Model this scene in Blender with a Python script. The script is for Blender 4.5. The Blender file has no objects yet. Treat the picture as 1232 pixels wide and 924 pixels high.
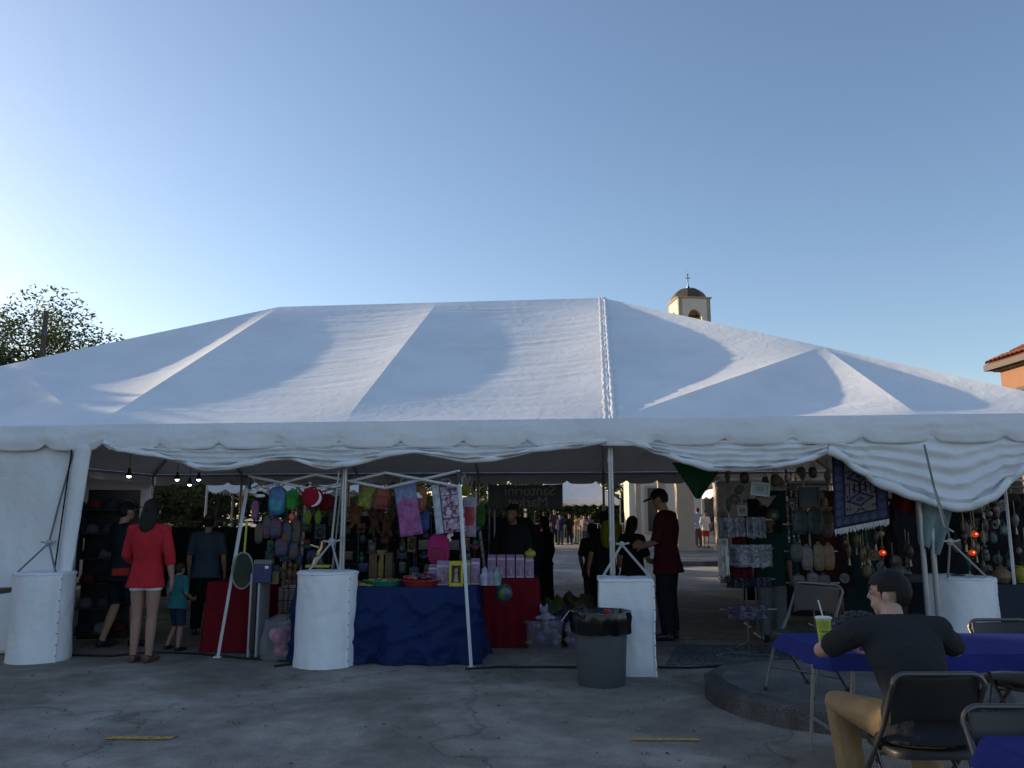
import bpy, math, random
from mathutils import Vector, Matrix, noise
V = Vector
R = math.radians
rnd = random.Random(11)
SC = bpy.context.scene
COL = SC.collection
SIN, COS, PI = math.sin, math.cos, math.pi

# ------------------------------------------------------------------ camera
EYE = V((0, 0, 1.55)); FPX = 967.0; PITCH = math.atan(158 / FPX)
cp, sp = COS(PITCH), SIN(PITCH)
cam = bpy.data.objects.new('camera', bpy.data.cameras.new('camera')); COL.objects.link(cam)
cam.location = EYE; cam.rotation_euler = (PI / 2 + PITCH, 0, 0)
cam.data.sensor_width = 36; cam.data.lens = FPX / 1232 * 36
cam.data.clip_end = 2000; SC.camera = cam

def ray(u, v):
    x, y = (u - 616) / FPX, (462 - v) / FPX
    return V((x, cp - y * sp, sp + y * cp))
def at(u, v, Y):                 # world point seen at photo pixel (u, v), Y metres away
    d = ray(u, v); return EYE + d * (Y / d.y)
def gnd(u, v, z=0.0):            # ground point seen at photo pixel (u, v)
    d = ray(u, v); return EYE + d * ((z - 1.55) / d.z)

# ------------------------------------------------------------------ materials
_mats = {}
def nodes_of(name):
    m = bpy.data.materials.new(name); m.use_nodes = True
    nt = m.node_tree; b = nt.nodes['Principled BSDF']
    return m, nt, b
def mat(col, rough=.75, kind='cloth', var=.25, scale=9, bump=.25, bscale=60, metal=0, spec=.3):
    key = (col, rough, kind, var, scale, bump, bscale, metal)
    if key in _mats: return _mats[key]
    m, nt, b = nodes_of(kind); N, L = nt.nodes.new, nt.links.new
    tc = N('ShaderNodeTexCoord')
    n1 = N('ShaderNodeTexNoise'); n1.inputs['Scale'].default_value = scale; n1.inputs['Detail'].default_value = 6
    L(tc.outputs['Object'], n1.inputs['Vector'])
    mx = N('ShaderNodeMix'); mx.data_type = 'RGBA'
    mx.inputs['A'].default_value = (*[c * (1 - var) for c in col], 1)
    mx.inputs['B'].default_value = (*[min(1, c * (1 + var)) for c in col], 1)
    L(n1.outputs['Fac'], mx.inputs['Factor']); L(mx.outputs['Result'], b.inputs['Base Color'])
    b.inputs['Roughness'].default_value = rough; b.inputs['Metallic'].default_value = metal
    b.inputs['Specular IOR Level'].default_value = spec
    if bump:
        n2 = N('ShaderNodeTexNoise'); n2.inputs['Scale'].default_value = bscale; n2.inputs['Detail'].default_value = 4
        L(tc.outputs['Object'], n2.inputs['Vector'])
        bp = N('ShaderNodeBump'); bp.inputs['Strength'].default_value = bump; bp.inputs['Distance'].default_value = .01
        L(n2.outputs['Fac'], bp.inputs['Height']); L(bp.outputs['Normal'], b.inputs['Normal'])
    _mats[key] = m; return m
def cloth(*c): return mat(c, .9, 'cloth', .25, 8, .5, 26, spec=.15)
def plastic(*c): return mat(c, .38, 'plastic', .1, 6, .06, 30, spec=.5)
def paint(*c): return mat(c, .45, 'paint', .12, 14, .05, 50, spec=.4)
def steel(*c): return mat(c, .35, 'steel', .15, 18, .05, 60, metal=.7)
def skinm(*c): return mat(c, .6, 'skin', .12, 14, .1, 90, spec=.35)
def hairm(*c): return mat(c, .6, 'hair', .4, 40, .8, 110, spec=.3)
def toyprint(*c): return mat(c, .45, 'print', .8, 16, .06, 30, spec=.45)
def glow(col, power):
    key = (col, power, 'glow')
    if key in _mats: return _mats[key]
    m, nt, b = nodes_of('glow')
    b.inputs['Base Color'].default_value = (*col, 1); b.inputs['Emission Color'].default_value = (*col, 1)
    b.inputs['Emission Strength'].default_value = power
    _mats[key] = m; return m

def vinyl(name, col, trans, wr=.35):
    m, nt, b = nodes_of(name); N, L = nt.nodes.new, nt.links.new
    tc = N('ShaderNodeTexCoord'); mp = N('ShaderNodeMapping'); L(tc.outputs['Object'], mp.inputs['Vector'])
    n1 = N('ShaderNodeTexNoise'); n1.inputs['Scale'].default_value = .9; n1.inputs['Detail'].default_value = 8
    n1.inputs['Roughness'].default_value = .65; L(mp.outputs['Vector'], n1.inputs['Vector'])
    mx = N('ShaderNodeMix'); mx.data_type = 'RGBA'
    mx.inputs['A'].default_value = (*[c * .88 for c in col], 1); mx.inputs['B'].default_value = (*col, 1)
    rp = N('ShaderNodeValToRGB'); rp.color_ramp.elements[0].position = .32; rp.color_ramp.elements[1].position = .62
    L(n1.outputs['Fac'], rp.inputs['Fac']); L(rp.outputs['Color'], mx.inputs['Factor'])
    L(mx.outputs['Result'], b.inputs['Base Color'])
    b.inputs['Roughness'].default_value = .5; b.inputs['Specular IOR Level'].default_value = .35
    n2 = N('ShaderNodeTexNoise'); n2.inputs['Scale'].default_value = 7; n2.inputs['Detail'].default_value = 5
    n2.inputs['Distortion'].default_value = .6; L(tc.outputs['Object'], n2.inputs['Vector'])
    bp = N('ShaderNodeBump'); bp.inputs['Strength'].default_value = wr; bp.inputs['Distance'].default_value = .03
    L(n2.outputs['Fac'], bp.inputs['Height']); L(bp.outputs['Normal'], b.inputs['Normal'])
    if trans:
        tr = N('ShaderNodeBsdfTranslucent'); tr.inputs['Color'].default_value = (*col, 1)
        ms = N('ShaderNodeMixShader'); ms.inputs[0].default_value = trans
        L(b.outputs[0], ms.inputs[1]); L(tr.outputs[0], ms.inputs[2])
        L(ms.outputs[0], nt.nodes['Material Output'].inputs['Surface'])
    return m

def ground_mat(name, c0, c1, c2, big=.35, fine=180, rough=.85, cracks=0.0):
    m, nt, b = nodes_of(name); N, L = nt.nodes.new, nt.links.new
    tc = N('ShaderNodeTexCoord')
    n1 = N('ShaderNodeTexNoise'); n1.inputs['Scale'].default_value = big; n1.inputs['Detail'].default_value = 10
    n1.inputs['Roughness'].default_value = .62; n1.inputs['Distortion'].default_value = .5
    L(tc.outputs['Object'], n1.inputs['Vector'])
    rp = N('ShaderNodeValToRGB'); e = rp.color_ramp.elements
    e[0].position = .4; e[0].color = (*c0, 1); e[1].position = .6; e[1].color = (*c2, 1)
    k = e.new(.5); k.color = (*c1, 1)
    L(n1.outputs['Fac'], rp.inputs['Fac'])
    n2 = N('ShaderNodeTexNoise'); n2.inputs['Scale'].default_value = fine; n2.inputs['Detail'].default_value = 3
    L(tc.outputs['Object'], n2.inputs['Vector'])
    n3 = N('ShaderNodeTexNoise'); n3.inputs['Scale'].default_value = 3.2; n3.inputs['Detail'].default_value = 9
    n3.inputs['Roughness'].default_value = .7; L(tc.outputs['Object'], n3.inputs['Vector'])
    r3 = N('ShaderNodeValToRGB'); r3.color_ramp.elements[0].position = .35; r3.color_ramp.elements[0].color = (.68, .68, .68, 1)
    r3.color_ramp.elements[1].position = .68; r3.color_ramp.elements[1].color = (1.28, 1.28, 1.28, 1)
    L(n3.outputs['Fac'], r3.inputs['Fac'])
    r2 = N('ShaderNodeValToRGB'); r2.color_ramp.elements[0].position = .3; r2.color_ramp.elements[0].color = (.35, .35, .35, 1)
    r2.color_ramp.elements[1].position = .7; r2.color_ramp.elements[1].color = (1.7, 1.7, 1.7, 1)
    L(n2.outputs['Fac'], r2.inputs['Fac'])
    a = N('ShaderNodeMix'); a.data_type = 'RGBA'; a.blend_type = 'MULTIPLY'; a.inputs['Factor'].default_value = .8
    L(rp.outputs['Color'], a.inputs['A']); L(r3.outputs['Color'], a.inputs['B'])
    c = N('ShaderNodeMix'); c.data_type = 'RGBA'; c.blend_type = 'MULTIPLY'; c.inputs['Factor'].default_value = .7
    L(a.outputs['Result'], c.inputs['A']); L(r2.outputs['Color'], c.inputs['B'])
    out = c.outputs['Result']
    if cracks:
        vo = N('ShaderNodeTexVoronoi'); vo.feature = 'DISTANCE_TO_EDGE'; vo.inputs['Scale'].default_value = .33
        ds = N('ShaderNodeTexNoise'); ds.inputs['Scale'].default_value = 1.6; ds.inputs['Detail'].default_value = 7
        L(tc.outputs['Object'], ds.inputs['Vector'])
        ad = N('ShaderNodeMix'); ad.data_type = 'RGBA'; ad.blend_type = 'ADD'; ad.inputs['Factor'].default_value = 1
        L(tc.outputs['Object'], ad.inputs['A']); L(ds.outputs['Color'], ad.inputs['B']); L(ad.outputs['Result'], vo.inputs['Vector'])
        rc = N('ShaderNodeValToRGB'); rc.color_ramp.elements[0].position = 0; rc.color_ramp.elements[0].color = (.35, .35, .35, 1)
        rc.color_ramp.elements[1].position = .009; rc.color_ramp.elements[1].color = (1, 1, 1, 1)
        L(vo.outputs['Distance'], rc.inputs['Fac'])
        d = N('ShaderNodeMix'); d.data_type = 'RGBA'; d.blend_type = 'MULTIPLY'; d.inputs['Factor'].default_value = cracks
        L(out, d.inputs['A']); L(rc.outputs['Color'], d.inputs['B']); out = d.outputs['Result']
    L(out, b.inputs['Base Color']); b.inputs['Roughness'].default_value = rough
    b.inputs['Specular IOR Level'].default_value = .3
    bp = N('ShaderNodeBump'); bp.inputs['Strength'].default_value = .5; bp.inputs['Distance'].default_value = .006
    L(n2.outputs['Fac'], bp.inputs['Height']); L(bp.outputs['Normal'], b.inputs['Normal'])
    return m

# ------------------------------------------------------------------ mesh building
class MB:
    def __init__(s, m=None):
        s.v, s.f, s.fm, s.ms, s.cur = [], [], [], [], 0
        if m: s.use(m)
    def use(s, m):
        if m not in s.ms: s.ms.append(m)
        s.cur = s.ms.index(m); return s
    def add(s, vs, fs, X=None):
        o = len(s.v)
        s.v += [tuple(X @ V(q)) if X else tuple(q) for q in vs]
        s.f += [tuple(i + o for i in f) for f in fs]; s.fm += [s.cur] * len(fs); return s
    def box(s, c, d, rot=None):
        x, y, z = d[0] / 2, d[1] / 2, d[2] / 2
        vs = [(i, j, k) for i in (-x, x) for j in (-y, y) for k in (-z, z)]
        X = Matrix.Translation(c) @ (Matrix.Rotation(rot[1], 4, rot[0]) if rot else Matrix())
        return s.add(vs, [(0, 1, 3, 2), (4, 6, 7, 5), (0, 4, 5, 1), (2, 3, 7, 6), (0, 2, 6, 4), (1, 5, 7, 3)], X)
    def loft(s, rings, caps=True, closed=True):
        n = len(rings[0]); vs = [q for r in rings for q in r]; fs = []
        for i in range(len(rings) - 1):
            for k in range(n if closed else n - 1):
                a, b = i * n + k, i * n + (k + 1) % n
                fs.append((a, b, b + n, a + n))
        if caps:
            fs.append(tuple(range(n - 1, -1, -1))); fs.append(tuple((len(rings) - 1) * n + k for k in range(n)))
        return s.add(vs, fs)
    def tube(s, pts, r, n=8, flat=1.0, up=None):
        pts = [V(p) for p in pts]; rs = r if isinstance(r, (list, tuple)) else [r] * len(pts)
        rings = []; nrm = None
        for i, p in enumerate(pts):
            t = (pts[min(i + 1, len(pts) - 1)] - pts[max(i - 1, 0)]).normalized()
            if nrm is None:
                u0 = V(up) if up else (V((0, 0, 1)) if abs(t.z) < .9 else V((0, 1, 0)))
                nrm = u0
            nrm = (nrm - t * nrm.dot(t)).normalized(); bn = t.cross(nrm)
            rings.append([p + (nrm * COS(2 * PI * k / n) * flat + bn * SIN(2 * PI * k / n)) * rs[i] for k in range(n)])
        return s.loft(rings)
    def lathe(s, prof, n=24, c=(0, 0, 0), caps=True, sx=1, sy=1):
        c = V(c)
        return s.loft([[c + V((r * COS(2 * PI * k / n) * sx, r * SIN(2 * PI * k / n) * sy, z)) for k in range(n)] for r, z in prof], caps)
    def ell(s, c, r, nu=14, nv=9, X=None, e=1.0):
        pw = lambda q: math.copysign(abs(q) ** e, q)
        vs, fs = [], []
        for i in range(nv + 1):
            ph = -PI / 2 + PI * i / nv
            for k in range(nu):
                th = 2 * PI * k / nu
                vs.append((pw(COS(ph)) * pw(COS(th)) * r[0], pw(COS(ph)) * pw(SIN(th)) * r[1], pw(SIN(ph)) * r[2]))
        for i in range(nv):
            for k in range(nu):
                a, b = i * nu + k, i * nu + (k + 1) % nu
                fs.append((a, b, b + nu, a + nu))
        T = Matrix.Translation(c)
        return s.add(vs, fs, (X @ T) if X else T)
    def grid(s, fn, nu, nv, mf=None):
        o = len(s.v)
        for j in range(nv + 1):
            for i in range(nu + 1): s.v.append(tuple(fn(i / nu, j / nv)))
        for j in range(nv):
            for i in range(nu):
                a = o + j * (nu + 1) + i
                if mf: s.use(mf((i + .5) / nu, (j + .5) / nv))
                s.f.append((a, a + 1, a + nu + 2, a + nu + 1)); s.fm.append(s.cur)
        return s
    def prism(s, poly, depth, X=None):          # poly in local x,z; extruded along y
        n = len(poly)
        vs = [(x, -depth / 2, z) for x, z in poly] + [(x, depth / 2, z) for x, z in poly]
        fs = [tuple(range(n)), tuple(range(2 * n - 1, n - 1, -1))] + [(k, k + n, (k + 1) % n + n, (k + 1) % n) for k in range(n)]
        return s.add(vs, fs, X)
    def mesh(s, name):
        me = bpy.data.meshes.new(name); me.from_pydata(s.v, [], s.f)
        for m in s.ms: me.materials.append(m)
        if len(s.ms) > 1: me.polygons.foreach_set('material_index', s.fm)
        return me

def tag(o, label=None, cat=None, group=None, kind=None):
    if label: o['label'] = label
    if cat: o['category'] = cat
    if group: o['group'] = group
    if kind: o['kind'] = kind
    return o
def obj(name, mb, parent=None, loc=(0, 0, 0), rz=0, smooth=35, bev=0, sol=0, sub=0, **kw):
    me = mb.mesh(name) if isinstance(mb, MB) else mb
    o = bpy.data.objects.new(name, me); COL.objects.link(o)
    if parent: o.parent = parent
    o.location = loc; o.rotation_euler = (0, 0, rz)
    if smooth:
        me.polygons.foreach_set('use_smooth', [True] * len(me.polygons))
        me.set_sharp_from_angle(angle=R(smooth))
    if sol:
        d = o.modifiers.new('solid', 'SOLIDIFY'); d.thickness = sol; d.offset = 0
    if bev:
        d = o.modifiers.new('bevel', 'BEVEL'); d.width = bev; d.segments = 2; d.limit_method = 'ANGLE'
    if sub:
        d = o.modifiers.new('sub', 'SUBSURF'); d.levels = d.render_levels = sub
    return tag(o, **kw)
def thing(name, label, cat, loc=(0, 0, 0), rz=0, group=None):
    o = bpy.data.objects.new(name, None); COL.objects.link(o); o.empty_display_size = .2
    o.location = loc; o.rotation_euler = (0, 0, rz); return tag(o, label, cat, group)
def dup(root, loc, rz=0, label=None):
    def cp_(o, par):
        c = o.copy(); COL.objects.link(c)
        if par: c.parent = par
        for ch in kids.get(o, []): cp_(ch, c)
        return c
    kids = {}
    for o in COL.objects:
        if o.parent: kids.setdefault(o.parent, []).append(o)
    r = cp_(root, None); r.location = loc; r.rotation_euler = (0, 0, rz)
    if label: r['label'] = label
    return r
def nz(x, y=0, z=0): return noise.noise(V((x, y, z)))

# ------------------------------------------------------------------ world and light
AZ, EL = R(64), R(14.2)
w = bpy.data.worlds.new('World'); SC.world = w; w.use_nodes = True
nt = w.node_tree; sky = nt.nodes.new('ShaderNodeTexSky'); sky.sky_type = 'NISHITA'; sky.sun_disc = False
sky.sun_elevation = EL; sky.sun_rotation = -AZ; sky.air_density = 1.0; sky.dust_density = .7; sky.ozone_density = 2.0
bg = nt.nodes['Background']; bg.inputs['Strength'].default_value = .15
wb = nt.nodes.new('ShaderNodeMix'); wb.data_type = 'RGBA'; wb.blend_type = 'MULTIPLY'; wb.inputs['Factor'].default_value = 1; wb.inputs['B'].default_value = (1.03, .985, 1.0, 1)
nt.links.new(sky.outputs[0], wb.inputs['A']); nt.links.new(wb.outputs['Result'], bg.inputs['Color'])
sl = bpy.data.lights.new('sun', 'SUN'); sl.energy = 5; sl.angle = R(.6); sl.color = (1, .8, .54)
so = bpy.data.objects.new('sun', sl); COL.objects.link(so)
SUN = V((-SIN(AZ) * COS(EL), COS(AZ) * COS(EL), SIN(EL)))
so.rotation_euler = SUN.to_track_quat('Z', 'Y').to_euler(); so.location = (-20, 15, 20)
SC.view_settings.view_transform = 'Standard'; SC.view_settings.look = 'None'
SC.view_settings.gamma = 1; SC.view_settings.use_curve_mapping = False
SC.view_settings.exposure = .48

# ------------------------------------------------------------------ ground
asphalt = ground_mat('asphalt', (.2, .168, .134), (.265, .226, .184), (.38, .332, .275), big=.5, fine=110, cracks=.55)
concrete = ground_mat('concrete', (.12, .115, .105), (.17, .16, .15), (.22, .21, .19), big=.6, fine=120)
kerbm = ground_mat('kerb_concrete', (.055, .052, .048), (.085, .08, .074), (.12, .115, .105), big=1.1, fine=90)
g = MB(asphalt)
g.grid(lambda s, t: V((-700 + 1400 * s, -60 + 1400 * t, 0)), 14, 14)
obj('ground', g, kind='structure')
# pale worn concrete patches in the foreground
def patch(name, c, rx, ry, seed, m, z=.004, n=60):
    b = MB(m); vs = [(c[0], c[1], z)]
    for k in range(n):
        th = 2 * PI * k / n; q = 1 + .55 * nz(COS(th) * 1.4 + seed, SIN(th) * 1.4, seed) + .2 * nz(COS(th) * 5, SIN(th) * 5, seed)
        vs.append((c[0] + rx * q * COS(th), c[1] + ry * q * SIN(th), z))
    b.add(vs, [(0, k + 1, (k + 1) % n + 1) for k in range(n)])
    return obj(name, b, kind='structure', smooth=0)
worn = ground_mat('worn_asphalt', (.2, .2, .2), (.24, .236, .232), (.29, .284, .275), big=1.4, fine=150)
def wornpaint(c, lo, hi):
    m, nt, b = nodes_of('worn_road_paint'); N, L = nt.nodes.new, nt.links.new
    tc = N('ShaderNodeTexCoord'); n1 = N('ShaderNodeTexNoise'); n1.inputs['Scale'].default_value = 22; n1.inputs['Detail'].default_value = 8; n1.inputs['Roughness'].default_value = .75
    L(tc.outputs['Object'], n1.inputs['Vector']); rp = N('ShaderNodeValToRGB'); rp.color_ramp.elements[0].position = lo; rp.color_ramp.elements[1].position = hi
    L(n1.outputs['Fac'], rp.inputs['Fac']); L(rp.outputs['Color'], b.inputs['Alpha']); b.inputs['Base Color'].default_value = (*c, 1); b.inputs['Roughness'].default_value = .85; return m
yel = wornpaint((.6, .34, .06), .31, .54)
yold = wornpaint((.2, .16, .09), .4, .65)
white_p = wornpaint((.4, .4, .4), .4, .62)
def strip(name, pts, wd, m, z=.004):
    b = MB(m)
    for (p, q) in zip(pts[:-1], pts[1:]):
        p, q = V(p), V(q); d = (q - p).normalized(); s = V((-d.y, d.x, 0)) * wd / 2; up = V((0, 0, z))
        b.add([p - s + up, q - s + up, q + s + up, p + s + up], [(0, 1, 2, 3)])
    return obj(name, b, kind='structure', smooth=0)
strip('road_marking', [gnd(128, 889), gnd(208, 889)], .075, yel, .008)
strip('road_marking', [gnd(757, 890.5), gnd(842, 891)], .06, yel, .008)
for (u0, v0, u1, v1) in ((800, 770, 1010, 768), (810, 750, 1000, 748), (815, 730, 960, 729), (815, 712, 930, 711.5), (815, 700, 900, 699.6)):
    strip('road_marking', [gnd(u0, v0), gnd(u1, v1)], .09, yold)
# blue accessible-bay pad with its white wheelchair symbol
pc = [gnd(800, 801), gnd(815, 776), gnd(968, 776), gnd(985, 801)]
obj('road_marking', MB(wornpaint((.07, .105, .15), .42, .62)).add([q + V((0, 0, .004)) for q in pc], [(0, 1, 2, 3)]), kind='structure', smooth=0)
c0 = gnd(893, 790)
strip('road_marking', [c0 + V((.26 * COS(2 * PI * k / 20), .22 * SIN(2 * PI * k / 20), 0)) for k in range(3, 19)], .06, white_p, .009)
strip('road_marking', [c0 + V((-.05, .5, 0)), c0 + V((0, .08, 0)), c0 + V((.3, .05, 0)), c0 + V((.42, -.3, 0)), c0 + V((.55, -.25, 0))], .06, white_p, .013)
strip('road_marking', [c0 + V((-.02, .3, 0)), c0 + V((.24, .28, 0))], .06, white_p, .009)
strip('road_marking', [gnd(805, 799), gnd(990, 799)], .05, white_p, .009)
# round kerbed island
IC = V((2.86, 7.12, 0)); IR = 1.2
b = MB(kerbm); b.lathe([(IR, -.02), (IR, .125), (IR - .012, .15), (IR - .045, .166), (IR - .16, .168)], 72, IC, caps=False)
for i, q in enumerate(b.v):
    x, y, z = q; k = nz(x * 5, y * 5, z * 8) * .02 + nz(x * 17, y * 17, z * 20) * .008
    d = (V((x, y, 0)) - IC).normalized(); b.v[i] = (x + d.x * k, y + d.y * k, z + (k * .5 if z > .05 else 0))
isl = obj('kerb_island', b, label='round raised concrete kerb island in front of the tent beside the blue table', cat='kerb island')
obj('island_top', MB(ground_mat('island_concrete', (.10, .098, .094), (.13, .126, .12), (.165, .16, .15), big=.9, fine=120)).lathe([(IR - .15, .167), (.8, .169), (.01, .17)], 72, IC, caps=False), isl)
# far raised pavement
b = MB(concrete); x0, x1, y0, y1 = 4.6, 40, 25.5, 70
b.add([(x0, y0, .15), (x1, y0, .15), (x1, y1, .15), (x0, y1, .15)], [(0, 1, 2, 3)])
obj('pavement', b, kind='structure')
b = MB(kerbm); b.box(((x0 + x1) / 2, y0 - .075, .076), (x1 - x0 + .3, .15, .152)); b.box((x0 - .075, (y0 + y1) / 2, .076), (.15, y1 - y0, .152))
obj('kerb', b, kind='structure', bev=.02)

# small dry leaves, grit and scraps scattered over the car park
b = MB(); r5 = random.Random(5); lm_ = [mat((.16, .1, .045), .8, 'dry_leaf', .4, 30, 0), mat((.09, .07, .045), .8, 'dry_leaf', .4, 30, 0), mat((.3, .28, .25), .8, 'grit', .3, 30, 0), mat((.04, .04, .04), .6, 'grit', .3, 30, 0)]
for k in range(420):
    y = 3.2 + 5.2 * r5.random() ** .8; x = r5.uniform(-.68, .68) * y; s = r5.uniform(.006, .022); a = r5.uniform(0, 6.3); m_ = r5.choices(lm_, (3, 3, 4, 3))[0]; b.use(m_)
    if (V((x, y, 0)) - IC).length < IR + .1: continue
    P = [V((s * COS(a + q) * e, s * SIN(a + q) * e, .005 + .006 * r5.random())) + V((x, y, 0)) for q, e in ((0, 1), (1.2, .5), (3.1, 1), (4.6, .55))]
    b.add(P + [sum(P, V()) / 4 + V((0, 0, .006))], [(0, 1, 4), (1, 2, 4), (2, 3, 4), (3, 0, 4)])
tag(obj('ground_litter', b, smooth=0), 'dry leaf scraps and grit scattered over the car park asphalt', 'litter', kind='stuff')
# ------------------------------------------------------------------ people
SK = skinm(.36, .2, .14); SKD = skinm(.2, .11, .075); SKL = skinm(.48, .29, .22)
HB = hairm(.009, .007, .006); HBR = hairm(.045, .026, .017)
def remesh(mb, vox, it=3):
    me = mb.mesh('tmp'); o = bpy.data.objects.new('tmp', me); COL.objects.link(o)
    m = o.modifiers.new('r', 'REMESH'); m.mode = 'VOXEL'; m.voxel_size = vox
    s = o.modifiers.new('s', 'SMOOTH'); s.factor = .5; s.iterations = it
    dg = bpy.context.evaluated_depsgraph_get(); dg.update()
    out = bpy.data.meshes.new_from_object(o.evaluated_get(dg))
    bpy.data.objects.remove(o); out.materials.clear()
    for x in mb.ms: out.materials.append(x)
    return out
def lerp(a, b, t): return a + (b - a) * t
def along(pts, rs, frac):
    P, Q = [pts[0]], [rs[0]]
    for i in range(len(pts) - 1):
        f = min(1, max(0, frac - i))
        if f <= 0: break
        P.append(lerp(pts[i], pts[i + 1], f)); Q.append(lerp(rs[i], rs[i + 1], f))
    return P, Q

def person(label, loc, rz=0, H=1.72, vox=.014, skin=None, shirt=None, legs=None, hair=('short', None), shoes=None,
           J=None, turn=0, tilt=0, bulk=1.0, group=None, face=False, fingers=True, wrinkle=.004):
    """body = one remeshed surface; shirt (material, sleeve 0..2, hem) and legs (kind, material, reach 0..2) are its children"""
    k = H / 1.75; skin = skin or SK
    j = dict(pelvis=(0, 0, .93), waist=(0, .01, 1.08), chest=(0, 0, 1.28), neck=(0, -.02, 1.47), head=(0, .02, 1.635),
             sr=(.18, -.01, 1.42), er=(.245, -.03, 1.14), wr=(.255, .06, .9), fr=(.01, .12, -1),
             hr=(.088, 0, .9), kr=(.1, .02, .5), ar=(.1, -.02, .085), tr=(.12, 1, 0))
    for a, b in list(j.items()):
        if len(a) == 2 and a[1] == 'r': j[a[0] + 'l'] = (-b[0], b[1], b[2])
    j.update(J or {}); j = {a: V(b) for a, b in j.items()}
    P, W_, C, N, Hd = j['pelvis'], j['waist'], j['chest'], j['neck'], j['head']
    d0 = (W_ - P).normalized()
    spine = [P - d0 * .1, P, lerp(P, W_, .55), W_, lerp(W_, C, .55), C, lerp(C, N, .5), lerp(C, N, .82), N]
    rx = [.12, .168, .158, .142, .15, .166, .172, .125, .062]; ry = [.09, .118, .108, .1, .108, .118, .106, .085, .06]
    side0 = (j['hr'] - j['hl']).normalized(); side1 = (j['sr'] - j['sl']).normalized()
    def torso(mb, off, a=0, b=None, low=None):
        b = len(spine) if b is None else b; rings = []
        idx = list(range(a, b)); pts = [spine[i] for i in idx]; X = [rx[i] * bulk + off for i in idx]; Y = [ry[i] * bulk + off for i in idx]
        if low is not None:
            q = P - d0 * low; pts = [q] + pts; X = [X[0] + .03] + X; Y = [Y[0] + .03] + Y
        for i, p in enumerate(pts):
            t = (pts[min(i + 1, len(pts) - 1)] - pts[max(i - 1, 0)]).normalized()
            f = i / max(1, len(pts) - 1); sd = lerp(side0, side1, f); sd = (sd - t * sd.dot(t)).normalized(); fw = t.cross(sd)
            rings.append([p + sd * COS(2 * PI * q / 20) * X[i] + fw * SIN(2 * PI * q / 20) * Y[i] for q in range(20)])
        mb.loft(rings)
    def yoke(mb, off):
        m = lerp(C, N, .72)
        for s in 'lr':
            q = j['s' + s]; mb.tube([m, lerp(m, q, .6), q], [.075 + off, .07 + off, .058 + off], 10); mb.ell(q, (.058 + off,) * 3)
    def arm(s): return [j['s' + s], lerp(j['s' + s], j['e' + s], .5), j['e' + s], lerp(j['e' + s], j['w' + s], .35), j['w' + s]]
    ARM = [.055 * bulk, .05 * bulk, .04, .041, .028]
    def leg(s): return [j['h' + s], lerp(j['h' + s], j['k' + s], .5), j['k' + s], lerp(j['k' + s], j['a' + s], .35), j['a' + s]]
    LEG = [.085 * bulk, .077 * bulk, .055, .057, .037]
    Rh = Matrix.Translation(Hd) @ Matrix.Rotation(turn, 4, 'Z') @ Matrix.Rotation(tilt, 4, 'X')
    b = MB(skin); torso(b, -.009); yoke(b, -.004)
    b.tube([lerp(C, N, .9), N, lerp(N, Hd, .55)], [.07, .056, .054], 12)
    b.ell((0, -.008, .022), (.074, .094, .098), X=Rh); b.ell((0, .024, -.045), (.056, .066, .07), X=Rh)
    b.ell((0, .05, -.088), (.028, .032, .026), X=Rh); b.ell((0, .07, .02), (.052, .022, .02), X=Rh)
    b.loft([[Rh @ V((x * COS(2 * PI * q / 8), y + .5 * x * SIN(2 * PI * q / 8), z)) for q in range(8)] for x, y, z in ((.005, .08, .03), (.009, .096, .006), (.014, .102, -.016), (.008, .09, -.028))])
    b.ell((0, .084, -.052), (.024, .011, .008), X=Rh); b.ell((0, .082, -.064), (.02, .011, .008), X=Rh)
    for sx in (-1, 1):
        b.ell((sx * .084, -.008, -.01), (.013, .02, .032), X=Rh @ Matrix.Rotation(sx * .25, 4, 'Z'))
    for s in 'lr':
        b.tube(arm(s), ARM, 12)
        if j['w' + s] != j['e' + s] and fingers:
            wv, fd = j['w' + s], j['f' + s].normalized(); inward = V((-1 if s == 'r' else 1, 0, 0)); inward = (inward - fd * inward.dot(fd)).normalized(); ac = fd.cross(inward) * (1 if s == 'r' else -1)
            ac = -ac if ac.y < 0 else ac
            b.tube([wv, wv + fd * .045, wv + fd * .09], [.028, .036, .034], 10, flat=.6, up=inward)
            for q, (o_, L_) in enumerate(((.03, .072), (.01, .082), (-.01, .076), (-.03, .058))):
                r0 = wv + fd * .085 + ac * o_
                b.tube([r0, r0 + fd * L_ * .5 + ac * o_ * .25 + inward * .006, r0 + fd * L_ + inward * .022 + ac * o_ * .3], [.0095, .009, .007], 7)
            b.tube([wv + fd * .02 + ac * .028, wv + fd * .055 + ac * .058 + inward * .01, wv + fd * .09 + ac * .066 + inward * .02], [.014, .011, .008], 7)
        b.tube(leg(s), LEG, 14)
        an, ft = j['a' + s], V((j['t' + s].x, j['t' + s].y, 0)).normalized()
        b.tube([an - ft * .05 - V((0, 0, .04)), an + ft * .02 - V((0, 0, .035)), an + ft * .11 - V((0, 0, .05)), an + ft * .185 - V((0, 0, .06))], [.034, .04, .036, .02], 10)
        b.tube([an + V((0, 0, .03)), an - V((0, 0, .04))], [.037, .036], 10)
    def fit(m_):
        if k != 1: m_.transform(Matrix.Scale(k, 4))
        return m_
    body = obj('person', fit(remesh(b, vox)), None, loc, rz, smooth=60, label=label, cat='person', group=group)
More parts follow.
